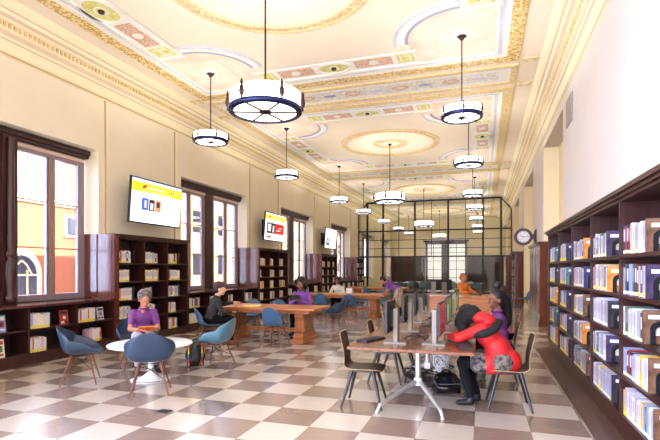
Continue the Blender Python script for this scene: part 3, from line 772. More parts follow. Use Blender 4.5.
ac_n = moulded_chair(True, M['navyshell'], M['legwood']); ac_t = moulded_chair(True, M['tealshell'], M['legwood']); scb = moulded_chair(False, M['blueshell'], M['legwood'])
used = set()
def place(root, x, y, rz, label, cat, group=None):
    if root.name in used: o = tree_copy(root, (x, y, 0), rz)
    else: o = root; used.add(root.name); o.location = (x, y, 0); o.rotation_euler = (0, 0, rz)
    for k in ('label', 'category', 'group'):
        if k in o: del o[k]
    return tag(o, label, cat, group)
G1 = 'blue moulded armchairs at the round white table'; G2 = 'blue moulded side chairs at the long oak tables'
place(ac_n, -5.42, 5.22, face(.78, .62), 'slate blue moulded armchair standing alone, leftmost, facing the round table', 'chair', G1)
place(ac_n, -4.10, 5.05, face(-.5, .75), 'slate blue moulded armchair seen from behind in front of the round table', 'chair', G1)
place(ac_t, -4.14, 6.70, face(-.95, -.15), 'pale teal moulded armchair turned towards the round table beside the backpack', 'chair', G1)
place(ac_n, -5.43, 6.37, face(.77, -.64), 'slate blue moulded armchair holding the person in the purple polo shirt', 'chair', G1)
# oak table chairs
for x, y, dx, dy, lb in ((-4.12, 8.93, .1, 1, 'blue moulded side chair pushed up to the near side of the first oak table'),
                         (-5.54, 8.60, .72, .68, 'blue moulded side chair holding the person in dark clothes'),
                         (-5.05, 10.95, .1, -1, 'blue moulded side chair on the far side of first oak table, left of the reader'),
                         (-4.30, 10.98, 0, -1, 'blue moulded side chair holding the curly haired reader'),
                         (-5.75, 10.95, .2, -1, 'blue moulded side chair on the far side of first oak table, window end'),
                         (-5.05, 14.6, 0, 1, 'blue moulded side chair at the near side of second oak table, left of its pair'),
                         (-4.05, 14.45, -.1, 1, 'blue moulded side chair at the near side of second oak table, next its right pedestal'),
                         (-5.12, 16.75, 0, -1, 'blue moulded side chair holding the person in the white shirt'),
                         (-4.3, 16.7, 0, -1, 'blue moulded side chair on the far side of second oak table, middle'),
                         (-3.55, 16.75, .2, -1, 'blue moulded side chair on the far side of second oak table, by the bending person'),
                         (-4.0, 20.6, 0, 1, 'blue moulded side chair at near side of the third oak table, right hand'),
                         (-5.0, 20.6, 0, 1, 'blue moulded side chair at near side of the third oak table, left hand'),
                         (-4.4, 22.8, 0, -1, 'blue moulded side chair on the far side of the third oak table'),
                         (1.62, 20.25, -1, -.3, 'blue moulded side chair alone by the far right wooden panel')):
    place(scb, x, y, face(dx, dy), lb, 'chair', G2 if x < 0 else None)
place(ac_n, -3.75, 11.95, face(-.95, .1), 'blue moulded armchair between first and second oak tables, the nearer one', 'chair', 'blue armchairs between the oak tables')
place(ac_n, -3.95, 12.95, face(-.9, -.5), 'blue moulded armchair between first and second oak tables, the farther one', 'chair', 'blue armchairs between the oak tables')

# ------------------------------------------------------------------ round white table
rt = empty('round_table', (-4.59, 5.655, 0), 0, 'low round white pedestal table in the left foreground', 'table')
MB().lathe([(0, .505), (.565, .505), (.585, .515), (.585, .527), (.57, .535), (0, .535)], n=56).build('tabletop', M['white'], rt)
MB().lathe([(0, 0), (.27, 0), (.275, .012), (.2, .03), (.09, .07), (.045, .14), (.032, .28), (.045, .42), (.1, .49), (.14, .505), (0, .505)], n=36).build('pedestal_base', M['white'], rt)

# ------------------------------------------------------------------ oak tables
def oak_table(x0, x1, y0, y1, label):
    cx, cy = (x0+x1)/2, (y0+y1)/2; hx, hy = (x1-x0)/2, (y1-y0)/2
    r = empty('oak_table', (cx, cy, 0), 0, label, 'table')
    bevel(MB().box(-hx, hx, -hy, hy, .715, .765).build('tabletop', M['oak'], r), .012)
    MB().box(-hx+.15, hx-.15, -hy+.12, hy-.12, .64, .715).build('apron', M['oakz'], r)
    for s in (-1, 1):
        px = s*(hx-.42)
        mb = MB(); prof_ = [(-.40, .08), (-.42, .12), (-.36, .17), (-.30, .22), (-.32, .5), (-.36, .58), (-.34, .64), (.34, .64), (.36, .58), (.32, .5), (.30, .22), (.36, .17), (.42, .12), (.40, .08)]
        mb.prism(prof_, px-.1, px+.1, 'x', 0); mb.prism([(a*.8, .2+(b-.08)*.72) for a, b in prof_], px-.115, px+.115, 'x', 1); mb.build('pedestal', [M['oakz'], mat('worn_brown_carving', (120, 78, 56), .5, alt=(156, 110, 84), nscale=26)], r)
        bevel(MB().box(px-.15, px+.15, -.47, .47, 0, .09).build('foot', M['oakz'], r), .02)
    MB().box(-hx+.5, hx-.5, -.04, .04, .2, .28).build('stretcher', M['oakz'], r)
    return r
oak_table(-5.95, -3.38, 9.25, 10.35, 'long oak pedestal table, nearest of three, behind the round table')
oak_table(-6.1, -3.05, 14.95, 16.15, 'long oak pedestal table, second of three, with the bending person at its end')
oak_table(-6.1, -3.35, 21.1, 22.3, 'long oak pedestal table, farthest of three, before the glass wall')

# ------------------------------------------------------------------ plywood chairs
def ply_chair():
    r = empty('plywood_chair')
    P = [(.24, .425, .2), (.2, .445, .215), (.05, .445, .215), (-.1, .435, .21), (-.18, .445, .2), (-.215, .49, .19), (-.225, .56, .175), (-.235, .64, .17), (-.25, .72, .18), (-.27, .80, .185), (-.285, .865, .165)]
    N = 6; vs = []; fs = []
    for j, (y, z, w) in enumerate(P):
        for i in range(N+1):
            t_ = -1+2*i/N; vs.append((w*t_, y+(.02*t_*t_ if j > 5 else 0), z+(.008*t_*t_ if j < 5 else 0)))
    for j in range(len(P)-1):
        for i in range(N): a = j*(N+1)+i; fs.append((a, a+1, a+N+2, a+N+1))
    mb = MB(); mb.add(vs, fs, 0, True); o = mb.build('seat_shell', [M['ply'], M['plyedge']], r)
    s_ = o.modifiers.new('s', 'SOLIDIFY'); s_.thickness = .010; s_.offset = 0; s_.material_offset_rim = 1
    b = o.modifiers.new('u', 'SUBSURF'); b.levels = 1; b.render_levels = 1
    for sx in (-1, 1):
        for sy in (-1, 1):
            mb = MB(); mb.tube((sx*.12, sy*.12, .43), (sx*.215, sy*.235+.0, 0), .024, .014, 10); mb.build('leg', M['dleg'], r)
    MB().box(-.14, .14, -.14, .14, .405, .428).build('seat_frame', M['dleg'], r)
    return r
pc = ply_chair(); G3 = 'dark plywood chairs at the computer table'
place(pc, -1.34, 5.42, face(1, .05), 'dark plywood chair, empty, at the near left corner of the computer table', 'chair', G3)
place(pc, -1.31, 6.66, face(1, .0), 'dark plywood chair, empty, second along the left of the computer table', 'chair', G3)
place(pc, .28, 5.84, face(-1, -.05), 'dark plywood chair holding the person in the red coat', 'chair', G3)
place(pc, .22, 7.1, face(-1, 0), 'dark plywood chair holding the person with the long dark ponytail', 'chair', G3)
place(pc, .30, 8.3, face(-1, 0), 'dark plywood chair holding the person farthest along the computer table', 'chair', G3)
place(pc, -1.35, 7.9, face(1, .1), 'dark plywood chair, empty, third along the left of the computer table', 'chair', G3)

# ------------------------------------------------------------------ computer tables
def comp_table(y0, y1, label):
    cx, cy = -.765, (y0+y1)/2; hx, hy = .685, (y1-y0)/2-.004
    r = empty('computer_table', (cx, cy, 0), 0, label, 'table')
    mb = MB(); mb.box(-hx, hx, -hy, hy, .705, .738); bevel(mb.build('tabletop', M['walnut'], r), .006)
    MB().box(-.3, .3, -hy+.35, hy-.35, .66, .705).build('cable_tray', M['blackpl'], r)
    for s in (-1, 1):
        y = s*(hy-.82) if s < 0 else hy-.45
        mb = MB(); mb.tube((0, y, .2), (0, y, .7), .036, n=14); mb.box(-.045, .045, y-.045, y+.045, .17, .26)
        mb.box(-.32, .32, y-.03, y+.03, .68, .705); mb.build('column', M['alu2'], r)
        for q in (-1, 1):
            ex, ey = q*.33, (-.70 if s < 0 else .3)
            mb = MB(); mb.tube((q*.02, y, .215), (ex, y+ey, .085), .032, .018, 10); mb.tube((ex, y+ey, .085), (ex*1.08, y+ey*1.06, .02), .018, .014, 10); mb.lathe([(0, 0), (.022, 0), (.022, .02), (0, .03)], (ex*1.08, y+ey*1.06, 0), 12)
            mb.build('foot', M['alu2'], r)
        
    return r
comp_table(5.03, 7.35, 'walnut topped computer table with metal legs, nearest in the right foreground')
comp_table(7.36, 9.7, 'walnut topped computer table continuing behind the nearest one')

def monitor(sgn, scr, rimcol=None):
    r = empty('monitor')
    MB().box(-.13, .13, -.12, .12, 0, .018).build('base', M['alu'], r)
    MB().box(-.022, .028, -.075, .075, .018, .40).build('stand', M['alu'], r)
    mb = MB(); mb.box(.06, .09, -.27, .27, .13, .49); mb.box(.028, .06, -.1, .1, .2, .38); mb.build('casing', M['blackpl'], r)
    mb = MB(); mb.box(.09, .0915, -.255, .255, .15, .475, 0)
    if scr[1]: 
        for i, c in enumerate(scr[1:]): mb.box(.0915, .092, -.24+.16*i, -.11+.16*i, .18, .4, i+1)
    mb.build('screen', [mat('monitor_'+c, SC[c], .2, emit=.12 if c != 'off' else 0, ecol=SC[c]) for c in scr if c], r)
    return r
SC = {'off': (22, 22, 28), 'red': (214, 44, 52), 'green': (120, 170, 80), 'pale': (220, 226, 220), 'dark': (60, 50, 60), 'yellow': (230, 200, 90)}
mo = monitor(1, ('off', None)); mr = monitor(1, ('red', 'red', 'dark')); mg = monitor(1, ('green', 'pale', 'green')); mp = monitor(1, ('pale', 'green', 'yellow'))
ordn = ['nearest', 'second', 'third', 'fourth']
for i, y in enumerate([5.50, 6.62, 7.72, 8.85]):
    zt = .738
    o = place(mo, -.97, y, PI+.04*i, '%s monitor of the left row, black back towards the room centre' % ordn[i], 'monitor', 'left row of computer monitors'); o.location.z = zt
    o = place([mr, mg, mp, mg][i], -.53, y+.02, -.04, '%s monitor of the right row, showing a %s screen' % (ordn[i], ['red', 'green', 'pale', 'green and white'][i]), 'monitor', 'right row of computer monitors'); o.location.z = zt
def keyboard():
    mb = MB(); mb.box(-.075, .075, -.21, .21, 0, .018, 0)
    for i in range(5):
        for j in range(14): mb.box(-.065+i*.027, -.043+i*.027, -.2+j*.0288, -.176+j*.0288, .018, .024, 1)
    return mb.build('keyboard', [M['blackpl'], mat('dark_keys', (52, 48, 50), .5)])
kb = keyboard(); kb.location = (-1.30, 5.60, .738); kb.rotation_euler = (0, 0, -.35); tag(kb, 'black keyboard on the near left corner of the computer table', 'keyboard', 'keyboards on the computer table')
for x, y, rz, l in ((-.20, 5.42, .12, 'black keyboard in front of the person in the red coat'), (-1.25, 6.7, .05, 'black keyboard before the second left-hand monitor'), (-.22, 7.2, 0, 'black keyboard before the person with the ponytail'), (-1.26, 7.9, .1, 'black keyboard before the third left-hand monitor')):
    k = kb.copy(); COL.objects.link(k); k.location = (x, y, .738); k.rotation_euler = (0, 0, rz); k['label'] = l
# cable loops on the table between monitors
for i, (x, y) in enumerate(((-.76, 5.75), (-.74, 6.85), (-.76, 7.95))):
    mb = MB(); 
    for q in range(4):
        pts = []; ph = R.uniform(0, 6)
        for t_ in range(15):
            u_ = t_/14; pts.append((x+.12*math.sin(u_*5+ph+q), y-.25+.5*u_+.04*math.sin(9*u_+q), .752+.05*abs(math.sin(u_*PI*1.5+q))))
        mb.path(pts, .005, 6)
    tag(mb.build('cable', M['blackpl']), ['black cable loops between the nearest pair of monitors', 'black cable loops between the second pair of monitors', 'black cable loops between the third pair of monitors'][i], 'cable')
# tangle beneath
mb = MB()
for q in range(16):
    pts = []; x, y, ph, rr = R.uniform(-.95, -.45), R.uniform(6.4, 7.6), R.uniform(0, 6), R.uniform(.08, .22)
    for t_ in range(16):
        u_ = t_/15; pts.append((x+rr*math.cos(u_*7+ph), y+rr*1.3*math.sin(u_*6+ph), .02+.12*abs(math.sin(u_*4+q))))
    mb.path(pts, .009, 6)
tag(mb.build('cable_tangle', M['blackpl']), 'tangle of black cables on the floor under the computer table', 'cables', None, 'stuff')
mb = MB(); bx_ = (-.75, 6.75)
for q, (dx, dy, w, d_, h_) in enumerate(((0, .1, .12, .26, .38),)):
    mb.box(bx_[0]+dx-w, bx_[0]+dx+w, bx_[1]+dy-d_, bx_[1]+dy+d_, .02, h_)
mb = MB()
for q in range(5):
    pts = [(-.62+.1*math.cos(u_*.9+q)+.02*q, 6.9+.16*math.sin(u_*.8+q*1.3), .12+.3*abs(math.sin(u_*.35+q))) for u_ in range(14)]
    mb.path(pts, .010, 6)
tag(mb.build('white_cables', M['white']), 'loose white cables hanging under the computer table', 'cables')
# bags
def bag(name, loc, size, m, label, rz=0, strap=None):
    r = empty(name, loc, rz, label, 'bag')
    mb = MB(); mb.ell((0, 0, size[2]*.42), (size[0], size[1], size[2]*.42)); mb.ell((0, -size[1]*.3, size[2]*.3), (size[0]*.9, size[1]*.9, size[2]*.3)); mb.ell((0, 0, size[2]*.68), (size[0]*.78, size[1]*.8, size[2]*.3)); mb.box(-size[0]*.8, size[0]*.8, -size[1]*.7, size[1]*.7, 0, size[2]*.4)
    b = mb.build('body', m, r); q = b.modifiers.new('r', 'REMESH'); q.mode = 'VOXEL'; q.voxel_size = .012; q.use_smooth_shade = True; s_ = b.modifiers.new('s', 'SMOOTH'); s_.iterations = 6
    mb = MB()
    mb.path([(-size[0]*.3, 0, size[2]*.95), (-size[0]*.15, 0, size[2]*1.05), (size[0]*.15, 0, size[2]*1.05), (size[0]*.3, 0, size[2]*.95)], .012, 8); mb.build('handle', m, r)
    if strap:
        for s_ in (-1, 1):
            mb = MB(); P_ = [(s_*size[0]*.62, -size[1]*(.75+.35*math.sin(PI*i/7)), size[2]*(.9-.85*i/7)) for i in range(8)]
            for i in range(7): mb.tube(P_[i], P_[i+1], .012, .012, 8, i % 5)
            mb.build('strap', strap, r)
    else:
        mb = MB(); mb.path([(-size[0]*.7, -size[1]*.95, size[2]*.5), (0, -size[1]*1.12, size[2]*.52), (size[0]*.7, -size[1]*.95, size[2]*.5)], .006, 6); mb.build('zip', M['alu'], r)
    return r
blackcloth = mat('black_nylon', (26, 24, 28), .45, bump=.3, nscale=30)
bag('backpack', (-.46, 6.3, 0), (.2, .16, .27), mat('shiny_black_nylon', (20, 20, 26), .22, bump=.4, nscale=18), 'shiny black bag lying on the floor under the computer table', .4)
bag('backpack', (-4.56, 6.72, 0), (.17, .14, .42), blackcloth, 'black backpack with rainbow straps on the floor beside the teal armchair', .6, [mat('strap_'+n_, c, .6) for n_, c in (('red', (216, 50, 70)), ('orange', (236, 150, 50)), ('yellow', (236, 220, 70)), ('green', (90, 180, 90)), ('violet', (120, 80, 190)))])

# ------------------------------------------------------------------ service desk
dk = empty('service_desk', (-.72, 16.0, 0), 0, 'long orange oak service desk with a pink-white covered left side', 'desk')
bevel(MB().box(-1.0, 1.05, -.9, .8, .72, .755).build('desktop', M['oak'], dk), .006)
MB().box(-.96, 1.01, -.86, -.8, 0, .72).box(.95, 1.01, -.8, .7, 0, .72).box(-.96, -.9, -.8, .7, 0, .72).build('front_panel', M['oak'], dk)
MB().box(-1.02, .1, -.92, -.1, .756, .768).build('desk_cover', mat('pinkish_paper', (230, 206, 206), .5), dk)
def desk_monitor(x, y, rz, label):
    o = tree_copy(mo, (x, y, .77), rz, label); o['category'] = 'monitor'
    if 'group' in o: del o['group']
    return o
desk_monitor(-1.25, 16.3, PI/2+.3, 'black monitor standing on the left of the oak service desk')
desk_monitor(-1.62, 16.5, PI/2-.2, 'black monitor at the outer left end of the oak service desk')
lp = empty('laptop', (-.22, 16.1, .757), -.3, 'dark laptop standing open on the oak service desk', 'laptop')
MB().box(-.16, .16, -.11, .11, 0, .018).build('base', M['blackpl'], lp)
MB().box(-.16, .16, -.008, .004, 0, .23, 0, Matrix.Translation((.16, 0, .018)) @ Matrix.Rotation(PI/2, 4, 'Z') @ Matrix.Rotation(-.2, 4, 'X')).build('lid', mat('maroon_dark_lid', (70, 48, 56), .35), lp)
def cylobj(name, x, y, z, r_, h, m, label, cat):
    return tag(MB().lathe([(0, 0), (r_, 0), (r_, h*.7), (r_*.5, h*.85), (r_*.45, h), (0, h)], n=14).build(name, m, None, (x, y, z)), label, cat)
cylobj('bottle', -.85, 15.6, .769, .035, .24, mat('green_bottle', (120, 160, 90), .2), 'green bottle on the oak service desk in front of the orange person', 'bottle')
cylobj('bottle', -3.95, 15.65, .766, .03, .2, mat('orange_bottle', (226, 140, 40), .3), 'small orange bottle on the second oak table', 'bottle')
# papers, food, things on tables
def paper_sheet(x, y, z, w, d_, rz, m, label, h=.004, cat='paper', name='paper_sheet'):
    o = MB().box(-w/2, w/2, -d_/2, d_/2, 0, h).build(name, m, None, (x, y, z)); o.rotation_euler = (0, 0, rz); return tag(o, label, cat)
paper_sheet(-5.0, 9.6, .766, .42, .3, .2, mat('yellowish_paper', (240, 226, 150), .6), 'open yellowish book lying on the first oak table before the dark clothed person', .02, 'book', 'open_book')
paper_sheet(-4.8, 15.7, .766, .3, .22, .1, M['white'], 'white paper on second oak table before the person in the white shirt')
o = MB().box(-.11, .11, -.02, .0, 0, .18, 0, Matrix.Rotation(-.3, 4, 'X')).box(-.10, .10, -.001, .001, .01, .17, 1, Matrix.Rotation(-.3, 4, 'X')).build('laptop_screen', [M['white'], mat('warm_screen', (244, 232, 190), .4)], None, (-4.45, 15.75, .768)); tag(o, 'white open display board standing on the second oak table', 'board'); o.name = 'display_board'
paper_sheet(-3.6, 15.3, .766, .3, .22, .3, M['white'], 'white paper under the bending person\'s hands')
paper_sheet(-4.95, 5.75, .536, .2, .14, .5, mat('pale_print', (200, 206, 230), .4), 'small pale leaflet on the round white table', .003)
# floor outlets
for x, y, l in ((-3.42, 4.43, 'dark square floor outlet cover in the left foreground'), (-4.13, 7.64, 'dark square floor outlet cover before the first oak table')):
    tag(MB().box(-.07, .07, -.07, .07, 0, .006).box(-.05, .05, -.05, -.005, .006, .009).box(-.05, .05, .005, .05, .006, .009).build('floor_outlet', mat('grey_metal', (70, 66, 72), .4, .5), None, (x, y, 0)), l, 'outlet')

# ------------------------------------------------------------------ beyond the glass: reading tables
def far_table(x, y, label):
    r = empty('white_table', (x, y, 0), 0, label, 'table', 'white tables beyond the glass')
    MB().box(-.9, .9, -.4, .4, .71, .745).build('tabletop', M['white'], r)
    for sx in (-1, 1):
        for sy in (-1, 1): MB().tube((sx*.8, sy*.32, 0), (sx*.8, sy*.32, .71), .025, n=8).build('leg', M['alu'], r)
xs = [(-5.6, 31.5), (-3.2, 31.5), (-.8, 31.5), (-4.4, 34.2), (-1.6, 34.2)]
for i, (x, y) in enumerate(xs):
    far_table(x, y, ['white table beyond the glass, front row at the left', 'white table beyond the glass, front row centre', 'white table beyond the glass, front row at the right', 'white table beyond the glass, back row left', 'white table beyond the glass, back row right'][i])
    for s_ in (-.45, .45): place(ac_t, x+s_, y-.75, face(0, 1), 'pale moulded armchair tucked at a white table beyond the glass wall', 'chair', 'pale chairs beyond the glass')
# ------------------------------------------------------------------ people
SKIN = {'light': mat('light_skin', (226, 174, 146), .5), 'tan': mat('tan_skin', (190, 128, 98), .5), 'brown': mat('brown_skin', (134, 86, 66), .5)}
def V(*a): return Vector(a)
def remesh(o, vox, it=3):
    q = o.modifiers.new('r', 'REMESH'); q.mode = 'VOXEL'; q.voxel_size = vox; q.use_smooth_shade = True
    if it: s_ = o.modifiers.new('s', 'SMOOTH'); s_.iterations = it; s_.factor = .5
    return o
def basis(fwd, up):
    f = Vector(fwd).normalized(); r = f.cross(Vector(up)).normalized(); u = r.cross(f).normalized()
    return Matrix((r, f, u)).transposed()        # columns: right, fwd, up
def person(loc, rz, label, pose, wear, skin='tan', scale=1, vox=.011, group=None):
    r = empty('person', loc, rz, label, 'person'); r.scale = (scale,)*3
    J = dict(pose)
    hip, chest, neck, head = J['hip'], J['chest'], J['neck'], J['head']
    look = J.get('look', V(0, 1, -.2)); up = J.get('up', V(0, 0, 1))
    B = basis(look, up)*1.13
    def hp(x, y, z): return head+B@V(x, y, z)
    spine = (chest-hip).normalized(); side = V(1, 0, 0) if 'side' not in J else J['side']
    SB = basis(spine.cross(side)*-1 if True else 0, spine)
    TB = Matrix((side.normalized(), spine.cross(side).normalized(), spine)).transposed()
    sk = MB()
    # head: skull, jaw, nose, ears, brow
    sk.ell(hp(0, -.01, .03), (.074, .093, .092), 0, B, 20, 14); sk.ell(hp(0, .025, -.045), (.056, .062, .062), 0, B, 16, 12); sk.ell(hp(0, .055, -.085), (.026, .026, .022), 0, B)
    sk.ell(hp(0, .098, -.015), (.013, .02, .02), 0, B); sk.ell(hp(0, .09, .01), (.009, .014, .024), 0, B); sk.ell(hp(0, .075, .035), (.05, .02, .012), 0, B)
    sk.ell(hp(0, .088, -.052), (.024, .012, .009), 0, B)
    for s in (-1, 1): sk.ell(hp(s*.076, -.005, -.005), (.01, .02, .032), 0, B); sk.ell(hp(s*.04, .062, -.02), (.022, .02, .022), 0, B)
    sk.cap(hp(0, -.02, -.06), neck, .05, .056)
    sk.cap(neck, chest, .056, .09)
    sk.ell(chest, (.155, .10, .14), 0, TB); sk.ell((chest+hip)/2, (.13, .098, .16), 0, TB); sk.ell(hip, (.155, .11, .1), 0, TB)
    for s in ('l', 'r'):
        sh, el, wr = J['sh_'+s], J['el_'+s], J['wr_'+s]
        sk.cap(chest, sh, .07, .048); sk.cap(sh, el, .047, .037); sk.cap(el, wr, .037, .025)
        hd = J.get('hand_'+s, (wr-el).normalized()).normalized(); nrm = J.get('palm_'+s, V(0, 0, -1)); HB = basis(hd, -nrm)
        sgn = 1 if s == 'r' else -1
        pc_ = wr+hd*.05; sk.ell(pc_, (.038, .05, .016), 0, HB)
        for i, (ox, ln) in enumerate(((-.029, .062), (-.010, .074), (.010, .07), (.028, .055))):
            a = wr+HB@V(ox*.9, .082, 0); k1 = a+HB@V(ox*.12, ln*.5, -.008); k2 = k1+HB@V(0, ln*.38, -.022)
            sk.cap(wr+HB@V(ox*.7, .04, 0), a, .011, .0095, n=8); sk.cap(a, k1, .0095, .0085, n=8); sk.cap(k1, k2, .0085, .007, n=8)
        t0 = wr+HB@V(-sgn*.02, .02, -.004); t1 = wr+HB@V(-sgn*.052, .055, -.012); t2 = wr+HB@V(-sgn*.058, .088, -.02)
        sk.cap(t0, t1, .014, .011, n=8); sk.cap(t1, t2, .011, .0085, n=8)
        hi, kn, an = J['hi_'+s], J['kn_'+s], J['an_'+s]; toe = J['toe_'+s]
        sk.cap(hip, hi, .09, .085); sk.cap(hi, kn, .078, .053); sk.cap(kn, an, .053, .034); sk.cap(an+V(0, 0, -.04), toe, .035, .028)
    remesh(sk.build('body', SKIN[skin], r, recalc=False), vox if vox < .011 else vox, 2)
    # face
    ey = MB()
    for s in (-1, 1):
        ey.ell(hp(s*.030, .080, .014), (.010, .006, .005), 0, B); ey.ell(hp(s*.030, .084, .014), (.0055, .003, .0055), 1, B)
    ey.build('eyes', [M['white'], M['blackpl']], r)
    br = MB()
    for s in (-1, 1): br.cap(hp(s*.016, .094, .036), hp(s*.046, .082, .037), .0035, .003, n=6)
    br.build('eyebrows', wear['haircol'], r)
    MB().ell(hp(0, .098, -.052), (.021, .006, .0055), 0, B).build('lips', mat('lips', (160, 84, 80), .5), r)
    # clothes
    inf = .014
    t = MB(); tm = wear['top']
    t.ell(chest, (.17, .118, .15), 0, TB); t.ell((chest+hip)/2, (.148, .118, .18), 0, TB); t.ell(hip+spine*.02, (.17, .128, .1), 0, TB)
    t.cap(chest, neck-(neck-chest).normalized()*.03, .1, .066)
    ex = wear.get('bulk', 0)
    if ex: t.ell((chest+hip)/2, (.165+ex, .13+ex, .2), 0, TB); t.ell(chest, (.18+ex*.6, .13+ex, .16), 0, TB)
    for s in ('l', 'r'):
        sh, el, wr = J['sh_'+s], J['el_'+s], J['wr_'+s]
        t.cap(chest, sh, .088, .058+ex*.5)
        if wear.get('sleeve', 'long') == 'long': t.cap(sh, el, .062+ex*.5, .052+ex*.4); t.cap(el, wr-(wr-el).normalized()*.02, .052+ex*.4, .038+ex*.2)
        else:
            e2 = sh+(el-sh)*.62; t.cap(sh, e2, .058, .055)
    if 'hem' in wear:
        for s in ('l', 'r'): hi, kn = J['hi_'+s], J['kn_'+s]; t.cap(hip, hi+(kn-hi)*wear['hem'], .145+ex, .13+ex*.5)
    remesh(t.build(wear.get('topname', 'shirt'), tm, r, recalc=False), .014, 3)
    col = MB(); n = 18
    nb_ = (neck-chest).normalized(); NB = basis(nb_.cross(side)*-1, nb_)
    NBm = Matrix((side.normalized(), nb_.cross(side).normalized(), nb_)).transposed(); c0 = neck-nb_*.01
    pts_ = [c0+NBm@V(.066*math.cos(2*PI*i/n), .07*math.sin(2*PI*i/n), .0) for i in range(n+1)]
    col.path(pts_, .014, 8); col.build('collar', tm, r)
    p = MB()
    p.ell(hip, (.172, .128, .11), 0, TB)
    for s in ('l', 'r'):
        hi, kn, an = J['hi_'+s], J['kn_'+s], J['an_'+s]
        p.cap(hip, hi, .105, .1); p.cap(hi, kn, .094, .067); 
        p.cap(kn, kn+(an-kn)*.93, .067, .052)
    remesh(p.build(wear.get('pantsname', 'trousers'), wear['pants'], r, recalc=False), .014, 3)
    if 'skirt' in wear:
        k = MB()
        for s in ('l', 'r'):
            hi, kn = J['hi_'+s], J['kn_'+s]; k.cap(hip, hi, .135, .13); k.cap(hi, hi+(kn-hi)*wear.get('skl', .8), .125, wear.get('flare', .13))
        k.cap((J['hi_l']+J['hi_r'])/2, (J['kn_l']+J['kn_r'])/2*wear.get('skl', .8)+(J['hi_l']+J['hi_r'])/2*(1-wear.get('skl', .8)), .12, .13)
        remesh(k.build('skirt', wear['skirt'], r, recalc=False), .016, 3)
    for s in ('l', 'r'):
        an, toe = J['an_'+s], J['toe_'+s]; k = MB(); d_ = (toe-an); k.cap(an+V(0, 0, -.01), an+V(0, 0, -.035), .048, .046); k.cap(an+V(0, 0, -.045), V(toe.x, toe.y, an.z-.052), .042, .036)
        remesh(k.build('shoe', wear.get('shoes', M['blackpl']), r, recalc=False), .012, 2)
    # hair
    h = MB(); st = wear['hair']
    h.ell(hp(0, -.025, .05), (.086, .095, .092), 0, B, 18, 12); h.ell(hp(0, -.055, .0), (.08, .065, .09), 0, B)
    if st == 'bun':
        h.ell(hp(0, -.07, .16), .05, 0, B); 
    if st == 'topbun':
        h.ell(hp(0, -.03, .19), (.062, .06, .055), 0, B)
        P_ = [hp(0, -.1, .08), hp(.02, -.17, -.02), hp(.05, -.2, -.16), hp(.05, -.2, -.3), hp(.04, -.17, -.38)]
        for i, (a, b) in enumerate(zip(P_, P_[1:])): h.cap(a, b, [.06, .075, .08, .065][i], [.075, .08, .065, .03][i])
    if st == 'curly':
        q = random.Random(3)
        for i in range(46):
            a = q.uniform(0, 2*PI); e = q.uniform(-.7, 1.4); rr = .105
            x, y, z = rr*math.cos(e)*math.cos(a)*1.1, -.03+rr*math.cos(e)*math.sin(a), .01+rr*math.sin(e)*1.1
            if y > .045 and z < .06: continue
            h.ell(hp(x, y, z), q.uniform(.028, .042), 0, B, 10, 7)
        for s in (-1, 1): h.ell(hp(s*.08, -.03, -.06), (.05, .06, .07), 0, B)
    if st == 'tied':
        h.ell(hp(0, -.03, .05), (.098, .1, .1), 0, B, 18, 12)
        h.ell(hp(0, -.11, .0), (.04, .035, .045), 0, B)
    if st == 'long':
        h.cap(hp(0, -.06, .0), hp(0, -.07, -.16), .09, .07)
    cutf = remesh(h.build('hair', wear['haircol'], r, recalc=False), .012 if vox < .012 else .014, 2)
    if 'cap' in wear:
        k = MB(); k.ell(hp(0, -.02, .075), (.092, .104, .075), 0, B, 18, 12); k.ell(hp(0, .085, .065), (.066, .07, .012), 0, B); remesh(k.build('cap', wear['cap'], r, recalc=False), .009, 2)
    return r
def sit(lean=0, head_dn=0, look=None, arms='lap', seat=.47, dx=0):
    hip = V(0, 0, seat+.07); L = .43
    sp = V(0, math.sin(lean), math.cos(lean)); chest = hip+sp*.33; neck = hip+sp*.50; hd = neck+V(0, math.sin(lean+head_dn*.5), math.cos(lean+head_dn*.5))*.145
    lk = look or V(0, math.cos(head_dn), -math.sin(head_dn))
    J = dict(hip=hip, chest=chest, neck=neck, head=hd, look=lk)
    for s, g in (('l', -1), ('r', 1)):
        J['sh_'+s] = chest+sp*.09+V(g*.162, 0, -.01); J['hi_'+s] = hip+V(g*.09, .06, 0); J['kn_'+s] = hip+V(g*.12, .43, .0); J['an_'+s] = V(g*.13, .40, .09); J['toe_'+s] = V(g*.15, .54, .04)
        if arms == 'lap': J['el_'+s] = J['sh_'+s]+V(g*.05, .07, -.27); J['wr_'+s] = hip+V(g*.07, .32, .15)
        if arms == 'table': J['el_'+s] = J['sh_'+s]+V(g*.08, .17, -.21); J['wr_'+s] = J['sh_'+s]+V(g*-.02, .40, -.22)
        if arms == 'read': J['el_'+s] = J['sh_'+s]+V(g*.07, .12, -.24); J['wr_'+s] = J['sh_'+s]+V(-g*.09, .32, -.14)
    return J
purple = mat('purple_cotton', (112, 52, 128), .7, noise=.2, nscale=20); purple2 = mat('violet_cotton', (126, 70, 160), .7); darkj = mat('charcoal_fleece', (44, 38, 44), .8); red = mat('red_padded_coat', (206, 32, 36), .55, bump=.2, nscale=14)
blk = mat('black_denim', (17, 16, 21), .9, spec=.2); gry = mat('grey_flowered_cloth', (150, 140, 160), .8, alt=(214, 206, 214), nscale=22); blackhair = mat('black_hair', (22, 17, 17), .5, bump=.5, nscale=40); greyhair = mat('grey_brown_hair', (66, 54, 54), .6, alt=(120, 106, 104), nscale=30, bump=.4)
whitec = mat('white_cotton', (234, 230, 226), .8); orangec = mat('orange_cloth', (214, 112, 40), .7, alt=(230, 140, 60), nscale=8); brownsh = mat('brown_boots', (120, 76, 44), .6)
